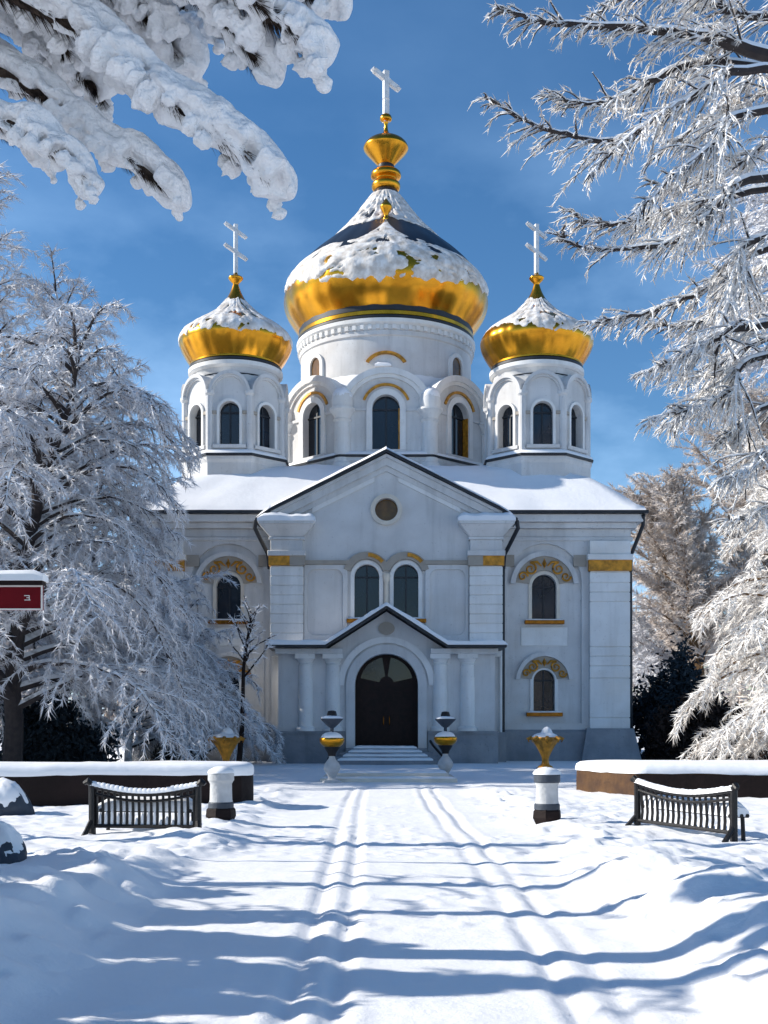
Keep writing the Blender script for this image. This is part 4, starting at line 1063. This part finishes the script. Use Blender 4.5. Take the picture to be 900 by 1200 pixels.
# dark evergreen beside the church
def shrub(name, lab, loc, rx, ry, h, m, n, seed, leaf, cat='shrub', stems=7):
    T = Tree(seed); g = T.g; t = thing(name, loc, lab, cat); base = np.array(loc, float)
    for k in range(stems):
        az = 2*math.pi*k/stems+g.random(); pts = T.path(base, (.5*math.cos(az)*rx/h*2, .5*math.sin(az)*ry/h*2, 1), h*g.uniform(.7, .98), 6, .03, .12)
        T.limb.tube(pts, np.linspace(.05, .012, 7), 5)
    nc = 60; c = []
    while len(c) < nc:
        q = g.uniform(-1, 1, 3); q[2] = abs(q[2])
        if .25 < np.linalg.norm(q) < 1: c.append(q)
    c = np.array(c)*g.uniform(.85, 1.1, (nc, 1))
    k = g.integers(0, nc, n); b = c[k]+g.normal(0, .13, (n, 3))
    b = base+b*np.array([rx, ry, h*.92])+np.array([0, 0, .05*h]); b[:, 2] = np.maximum(b[:, 2], base[2]+.05)
    T.B.append(b); T.D.append(g.normal(0, 1, (n, 3))+np.array([0, 0, .3])); T.Ln.append(g.uniform(.5, 1.2, n)*leaf); T.W.append(np.full(n, leaf*.22))
    T.limb.build('stem', 'brush', t); T.crown().build('foliage', m, t, smooth=0); return t
shrub('yew_shrub', 'dark blue green yew at the right corner of the church', tuple(P(795, 848, 54.5)*[1, 1, 0]), 2.1, 1.6, 4.6, 'needle', 16000, 71, .34)
shrub('bramble_bush', 'blackish brown leafless bush in front of the dark yew', tuple(P(822, 848, 51)*[1, 1, 0]), 2.0, .9, 2.6, 'brush', 6000, 72, .42, 'bush')
shrub('laurel_bush', 'dark evergreen bush among the birches behind the long dark wall', tuple(P(60, 848, 41)*[1, 1, 0]), 1.9, 1.2, 2.3, 'needle', 6000, 73, .3, 'bush')
shrub('laurel_bush', 'small dark evergreen bush under the smallest birch by the left wing', tuple(P(205, 848, 48.5)*[1, 1, 0]), 1.2, .8, 2.4, 'needle', 6000, 74, .3, 'bush')
shrub('laurel_bush', 'dark evergreen bush at the foot of the weeping birch', tuple(P(880, 848, 33)*[1, 1, 0]), 1.5, .9, 1.2, 'brush', 4000, 75, .26, 'bush')

# far wood closing the horizon on both sides
T = Tree(90); g = T.g
for k in range(260):
    x = g.uniform(-150, 150); y = g.uniform(95, 140); h = g.uniform(9, 15)
    if abs(x) < 12: continue
    T.limb.tube([(x, y, 0), (x+g.normal(0, .3), y, h)], [.22, .05], 4)
    n = 240; q = g.normal(0, 1, (n, 3)); q /= np.linalg.norm(q, axis=1)[:, None]; q *= g.uniform(.4, 1, (n, 1))
    T.B.append(np.array([x, y, h*.58])+q*np.array([3.0, 3.0, h*.45])); T.D.append(q+np.array([0, 0, .4])); T.Ln.append(g.uniform(.8, 1.9, n)); T.W.append(np.full(n, .09))
wood = T.crown(T.limb).build('far_wood', 'frost_tan', smooth=0); tag(wood, kind='stuff')

# left foreground spruce whose loaded boughs hang into the top of the picture
T = Tree(101); g = T.g
base = np.array([-4.9, 8.6, 0]); t = thing('spruce_tree', tuple(base), 'near spruce with thick sleeves of snow hanging in the upper left sky', 'tree')
T.limb.tube([base+[0, 0, -.2], base+[.1, 0, 4.5], base+[0, .05, 9.5]], [.20, .15, .04], 12)
BOUGH = [  # photo polyline, distance, sleeve radius, first visible index
 ([(-140, -60), (40, 5), (120, 55), (170, 95), (230, 140), (290, 180), (345, 240)], 8.0, .175),
 ([(-140, 40), (20, 95), (70, 130), (120, 165), (170, 200), (222, 252)], 8.3, .140),
 ([(-140, 90), (10, 145), (50, 165), (85, 190), (108, 240)], 7.9, .115),
 ([(-60, -110), (150, -60), (230, -10), (280, 45), (328, 108)], 8.3, .155),
 ([(-40, -140), (200, -70), (290, -5), (345, 35), (385, 85)], 8.0, .165),
 ([(-20, -150), (250, -80), (340, -20), (410, 25)], 8.4, .145),
 ([(-120, -80), (60, -20), (130, 15), (190, 50), (235, 90)], 8.7, .17),
 ([(-130, -20), (0, 20), (50, 45), (100, 90), (125, 120)], 8.9, .17),
 ([(-130, -120), (60, -50), (130, -15), (170, 20), (215, 40)], 8.6, .15),
 ([(-130, -60), (0, -10), (40, 10), (70, 45), (80, 80)], 8.5, .10),
 ([(-140, 20), (-20, 60), (30, 95), (70, 110), (100, 150)], 9.4, .14),
 ([(-140, -40), (20, -5), (90, 40), (150, 70), (180, 110)], 9.6, .15),
 ([(-140, 80), (-40, 120), (0, 150), (30, 165), (55, 200)], 9.3, .11),
 ([(-100, -120), (100, -40), (190, 0), (240, 25), (275, 70)], 9.5, .14),
]
for bi, (pp, Y0, r0) in enumerate(BOUGH):
    ctl = [np.array([base[0], base[1], P(*pp[0], Y0)[2]])]+[P(a, b, Y0+.1*math.sin(k+bi)) for k, (a, b) in enumerate(pp)]
    e = np.vstack([2*ctl[0]-ctl[1], ctl, 2*ctl[-1]-ctl[-2]]); cu = []
    for k in range(1, len(e)-2):
        for tt in np.linspace(0, 1, 12, endpoint=False):
            a, b, c, d = e[k-1:k+3]; cu.append(.5*((2*b)+(c-a)*tt+(2*a-5*b+4*c-d)*tt*tt+(3*b-a-3*c+d)*tt**3))
    cu.append(ctl[-1]); cu = np.array(cu); n = len(cu)
    br = MB(); br.tube(cu[:-7], np.concatenate([np.linspace(.06, r0*.30, n//2), np.linspace(r0*.30, .010, n-n//2)])[:-7], 10)
    # needles and dark twigs below the sleeve
    tg = np.gradient(cu, axis=0); tg /= np.linalg.norm(tg, axis=1)[:, None]
    sdv = np.cross(tg, (0, 0, 1)); sdv /= np.linalg.norm(sdv, axis=1)[:, None]+1e-9
    N = 1500; k = g.integers(10, n-9, N); sg = g.choice([-1, 1], N)[:, None]
    b0 = cu[k]; dd = tg[k]*.7+sdv[k]*sg*g.uniform(.2, 1, (N, 1))+np.array([0, 0, -1])*g.uniform(.1, 1.0, (N, 1))
    br.spikes(b0, dd, g.uniform(.7, 1.35, N)*r0*1.05, .006)
    bo = br.build('bough', 'bark_brown', t, smooth=40)
    # sleeve
    K = 40; a = np.arange(K)*2*np.pi/K; m0 = 14; idx = np.arange(m0, n); cs = cu[idx]; w = np.linspace(0, 1, len(idx))
    # resample finely
    fine = np.linspace(0, len(idx)-1, 190); cs = np.stack([np.interp(fine, np.arange(len(idx)), cs[:, q]) for q in range(3)], 1); w = fine/fine[-1]
    tg2 = np.gradient(cs, axis=0); tg2 /= np.linalg.norm(tg2, axis=1)[:, None]; u = np.cross(tg2, (0, 0, 1)); u /= np.linalg.norm(u, axis=1)[:, None]; q = np.cross(u, tg2)
    s_len = w*np.linalg.norm(np.diff(cs, axis=0), axis=1).sum()
    A, Sx = np.meshgrid(a, s_len)
    nz = fbm(np.cos(A)*1.1+Sx*3.2+bi*7, np.sin(A)*1.1+Sx*1.1+3, 4, 200+bi)-.47
    lump = .5+.5*np.sin(Sx*11+bi+2*vnoise(Sx*3, A*0+bi, 5))
    env = np.clip(np.minimum((w+.02)/.12, (1.0-w)/.07), 0, 1)**.5
    rad = r0*env[:, None]*(.80+1.6*nz+.16*lump*(np.sin(A) < .2)+.10*np.sin(A))
    rad = np.where(np.sin(A) < -.25, rad*(.78+.5*(vnoise(Sx*6.5, A*2, 33+bi)-.35)), rad)
    pk = vnoise(Sx*7.0+bi*11, np.cos(A)*2.2+9, 77+bi); low_ = sstep(.35, -.25, np.sin(A)) if False else np.clip((.45-np.sin(A))/.7, 0, 1)
    rad = rad*(1-.85*sstep(.60, .74, pk)*low_*env[:, None])
    v = cs[:, None]+np.maximum(rad, .004)[:, :, None]*(np.cos(A)[:, :, None]*u[:, None]+np.sin(A)[:, :, None]*q[:, None])+np.array([0, 0, .25*r0])
    nr = len(cs); i = np.arange(nr-1)[:, None]*K; j = np.arange(K)[None]; j2 = (j+1) % K
    f = np.stack([i+j, i+j2, i+K+j2, i+K+j], -1).reshape(-1, 4).tolist()+[list(range(K))[::-1], [(nr-1)*K+m for m in range(K)]]
    cl = MB().add(v.reshape(-1, 3), f)
    for k in range(22):
        q_ = int(g.integers(6, nr-8)); sg_ = g.choice([-1, 1]); rr_ = r0*g.uniform(.28, .62)*(1-.3*w[q_])
        c_ = cs[q_]+u[q_]*sg_*r0*g.uniform(.5, .95)+np.array([0, 0, -r0*g.uniform(.05, .75)])
        e_ = c_+tg2[q_]*rr_*g.uniform(.8, 2.2)+u[q_]*sg_*rr_*.5+np.array([0, 0, -rr_*g.uniform(.3, .9)])
        ln = np.linspace(0, 1, 9)[:, None]; pp_ = c_+(e_-c_)*ln
        K2 = 12; a2 = np.arange(K2)*2*np.pi/K2; r2 = rr_*np.sqrt(np.clip(1-(2*ln[:, 0]-1)**2, .0, 1))*(.75+.5*g.random(9)); r2[[0, -1]] = .004
        tt_ = unit(e_-c_); u2 = unit(np.cross(tt_, (0, 0, 1.))); w2 = np.cross(u2, tt_)
        vv = pp_[:, None]+r2[:, None, None]*(np.cos(a2)[None, :, None]*u2+np.sin(a2)[None, :, None]*w2)*(1+.18*g.normal(0, 1, (9, K2, 1))*(r2[:, None, None] > .01))
        ii = np.arange(8)[:, None]*K2; jj = np.arange(K2)[None]; j3 = (jj+1) % K2
        cl.add(vv.reshape(-1, 3), np.stack([ii+jj, ii+j3, ii+K2+j3, ii+K2+jj], -1).reshape(-1, 4).tolist()+[list(range(K2))[::-1], [8*K2+m for m in range(K2)]])
    so_ = cl.build('snow_sleeve', 'bough_snow', bo, smooth=75)
    rm = so_.modifiers.new('fuse', 'REMESH'); rm.mode = 'VOXEL'; rm.voxel_size = .011; rm.use_smooth_shade = True
    sm = so_.modifiers.new('soften', 'SMOOTH'); sm.factor = .6; sm.iterations = 3
    dg_ = bpy.context.evaluated_depsgraph_get(); me_ = bpy.data.meshes.new_from_object(so_.evaluated_get(dg_))
    so_.modifiers.clear()
    bm_ = bmesh.new(); bm_.from_mesh(me_); left = set(bm_.verts); best = []
    while left:                                   # keep the one connected body, drop crumbs hanging in the air
        st = [left.pop()]; comp = list(st)
        while st:
            v_ = st.pop()
            for e_ in v_.link_edges:
                o_ = e_.other_vert(v_)
                if o_ in left: left.discard(o_); st.append(o_); comp.append(o_)
        if len(comp) > len(best): best = comp
    keep = set(best); bmesh.ops.delete(bm_, geom=[v_ for v_ in bm_.verts if v_ not in keep], context='VERTS')
    bm_.to_mesh(me_); bm_.free(); so_.data = me_
# the rest of its crown, out of frame, dense enough to shade the boughs
cr = MB(); sn = MB()
for k in range(26):
    f = k/26; z = 6.1+4.2*f; rr = 2.5*(1-f)**.7+.2+1.4*(7.0 < z < 9.3)
    for b in range(15):
        az = 2*math.pi*b/15+k*1.3
        pts = T.path(base+[0, 0, z], (math.cos(az), math.sin(az), .15), rr*g.uniform(.8, 1.1), 7, .2, .05)
        if np.any((pts[:, 2] < EYE+(HOR+90)*pts[:, 1]/F) & (pts[:, 0] > -480*pts[:, 1]/F-.4)): continue
        T.limb.tube(pts, np.linspace(.03, .008, 8), 4); T.sprays(pts, 40, .15, .4, .03, 1.2, .5); sn_t(sn, pts[1:], .27, g)
T.limb.build('trunk', 'bark_bare', t); T.crown().build('crown', 'bough', t, smooth=0); sn.build('crown_snow', 'snow', t, smooth=60)

# off-frame things that throw the bands of shade over the path
for k, (x, y, h, r) in enumerate(((-5.3, 6.25, 2.75, 1.05), (-5.4, 7.85, 3.75, .85), (-5.5, 8.9, 3.2, 1.0), (-5.5, 10.2, 2.9, 1.1), (-5.6, 11.6, 2.3, 1.0), (-5.2, 5.2, 2.5, 1.1), (-4.7, 7.1, 2.5, .8), (-4.4, 5.7, 2.3, .9))):
    spruce('young_spruce', 'young snowy spruce in the row beside the path', (x, y, 0), h, r, 120+k, 16, .8, .02, 12, 1.0, 'young spruces beside the path')
for k, (x, y, r0, h) in enumerate(((-7.5, 8.05, .13, 13), (-8.5, 10.75, .15, 12), (-7.2, 12.3, .12, 12), (-8.2, 16.4, .15, 12))):
    T = Tree(140+k); g = T.g; t = thing('pine_tree', (x, y, 0), 'tall bare trunked pine in the row beside the path', 'tree', 'pines beside the path')
    T.limb.tube(np.array([(x+.06*math.sin(q+k), y+.04*math.cos(q*1.3+k), q*h/10-.1) for q in range(11)]), np.linspace(r0, r0*.55, 11), 10)
    for b in range(26):
        pts = T.path((x, y, g.uniform(1.2, h*.5)), (math.cos(b*2.4), math.sin(b*2.4), .1), g.uniform(.4, 1.3), 6, .2, .12)
        T.limb.tube(pts, np.linspace(.03, .01, 7), 5); T.sprays(pts, 16, .1, .3, .02, 1., .3)
    for b in range(16):
        pts = T.path((x, y, h*(.72+.28*b/16)), (math.cos(b*2.4), math.sin(b*2.4), .3), 1.8*g.uniform(.6, 1.1), 6, .1, .1)
        T.limb.tube(pts, np.linspace(.04, .012, 7), 5); T.sprays(pts, 30, .15, .35, .02, 1., 0)
    T.limb.build('trunk', 'bark_bare', t); T.crown().build('crown', 'bough', t, smooth=0)

# ------------------------------------------------------------------ light, sky, camera
EL, AZ = 29.0, 4.0        # elevation; degrees the sun stands behind the plane of the facade, on the left
to_sun = Vector((-math.cos(R(EL))*math.cos(R(AZ)), math.cos(R(EL))*math.sin(R(AZ)), math.sin(R(EL))))
sl = bpy.data.lights.new('sun', 'SUN'); sl.energy = 4.2; sl.angle = R(.5); sl.color = (1.0, .94, .84)
so = bpy.data.objects.new('sun', sl); COL.objects.link(so); so.rotation_euler = to_sun.to_track_quat('Z', 'Y').to_euler()
w = bpy.data.worlds.new('World'); S.world = w; w.use_nodes = True; nt = w.node_tree
sky = nt.nodes.new('ShaderNodeTexSky'); sky.sky_type = 'NISHITA'; sky.sun_disc = False
sky.sun_elevation = R(EL); sky.sun_rotation = math.atan2(to_sun.x, to_sun.y)
sky.air_density = 1.0; sky.dust_density = 0.0; sky.ozone_density = 3.0; sky.altitude = 600
hs = nt.nodes.new('ShaderNodeHueSaturation'); hs.inputs['Saturation'].default_value = 1.2; hs.inputs['Value'].default_value = .85
bg = nt.nodes['Background']; bg.inputs['Strength'].default_value = .11
nt.links.new(sky.outputs[0], hs.inputs['Color'])
hs.inputs['Saturation'].default_value = 1.21; hs.inputs['Value'].default_value = .82
tcw = nt.nodes.new('ShaderNodeTexCoord'); mpw = nt.nodes.new('ShaderNodeMapping'); mpw.inputs['Scale'].default_value = (2.2, 2.2, 4.2); mpw.inputs['Location'].default_value = (3.1, .4, 1.2)
nw = nt.nodes.new('ShaderNodeTexNoise'); nw.inputs['Scale'].default_value = 1.3; nw.inputs['Detail'].default_value = 7; nw.inputs['Roughness'].default_value = .55
nt.links.new(tcw.outputs['Generated'], mpw.inputs['Vector']); nt.links.new(mpw.outputs[0], nw.inputs['Vector'])
mrw = nt.nodes.new('ShaderNodeMapRange'); mrw.inputs['From Min'].default_value = .42; mrw.inputs['From Max'].default_value = .70; mrw.inputs['To Max'].default_value = .75
nt.links.new(nw.outputs['Fac'], mrw.inputs['Value'])
mxw = nt.nodes.new('ShaderNodeMix'); mxw.data_type = 'RGBA'
sz = nt.nodes.new('ShaderNodeSeparateXYZ'); nt.links.new(tcw.outputs['Generated'], sz.inputs[0])
mk = nt.nodes.new('ShaderNodeMapRange'); mk.inputs['From Min'].default_value = .24; mk.inputs['From Max'].default_value = .46; mk.inputs['To Min'].default_value = 1.25; mk.inputs['To Max'].default_value = .12
nt.links.new(sz.outputs['Z'], mk.inputs['Value'])
ml_ = nt.nodes.new('ShaderNodeMath'); ml_.operation = 'MULTIPLY'; nt.links.new(mrw.outputs[0], ml_.inputs[0]); nt.links.new(mk.outputs[0], ml_.inputs[1])
nt.links.new(ml_.outputs[0], mxw.inputs['Factor']); nt.links.new(hs.outputs[0], mxw.inputs[6]); mxw.inputs[7].default_value = (3.1, 5.0, 7.6, 1)
nt.links.new(mxw.outputs[2], bg.inputs['Color'])
cam = bpy.data.cameras.new('camera'); co = bpy.data.objects.new('camera', cam); COL.objects.link(co)
co.location = (0, 0, EYE); co.rotation_euler = (math.pi/2, 0, 0)
cam.sensor_fit = 'VERTICAL'; cam.sensor_height = 36; cam.lens = 36*F/1200; cam.shift_y = (HOR-600)/1200; cam.clip_end = 4000; cam.clip_start = .05
S.camera = co
S.view_settings.view_transform = 'Standard'; S.view_settings.look = 'None'; S.view_settings.gamma = 1; S.view_settings.use_curve_mapping = False
S.view_settings.exposure = .68
S.cycles.max_bounces = 6; S.cycles.diffuse_bounces = 4; S.cycles.use_denoising = True
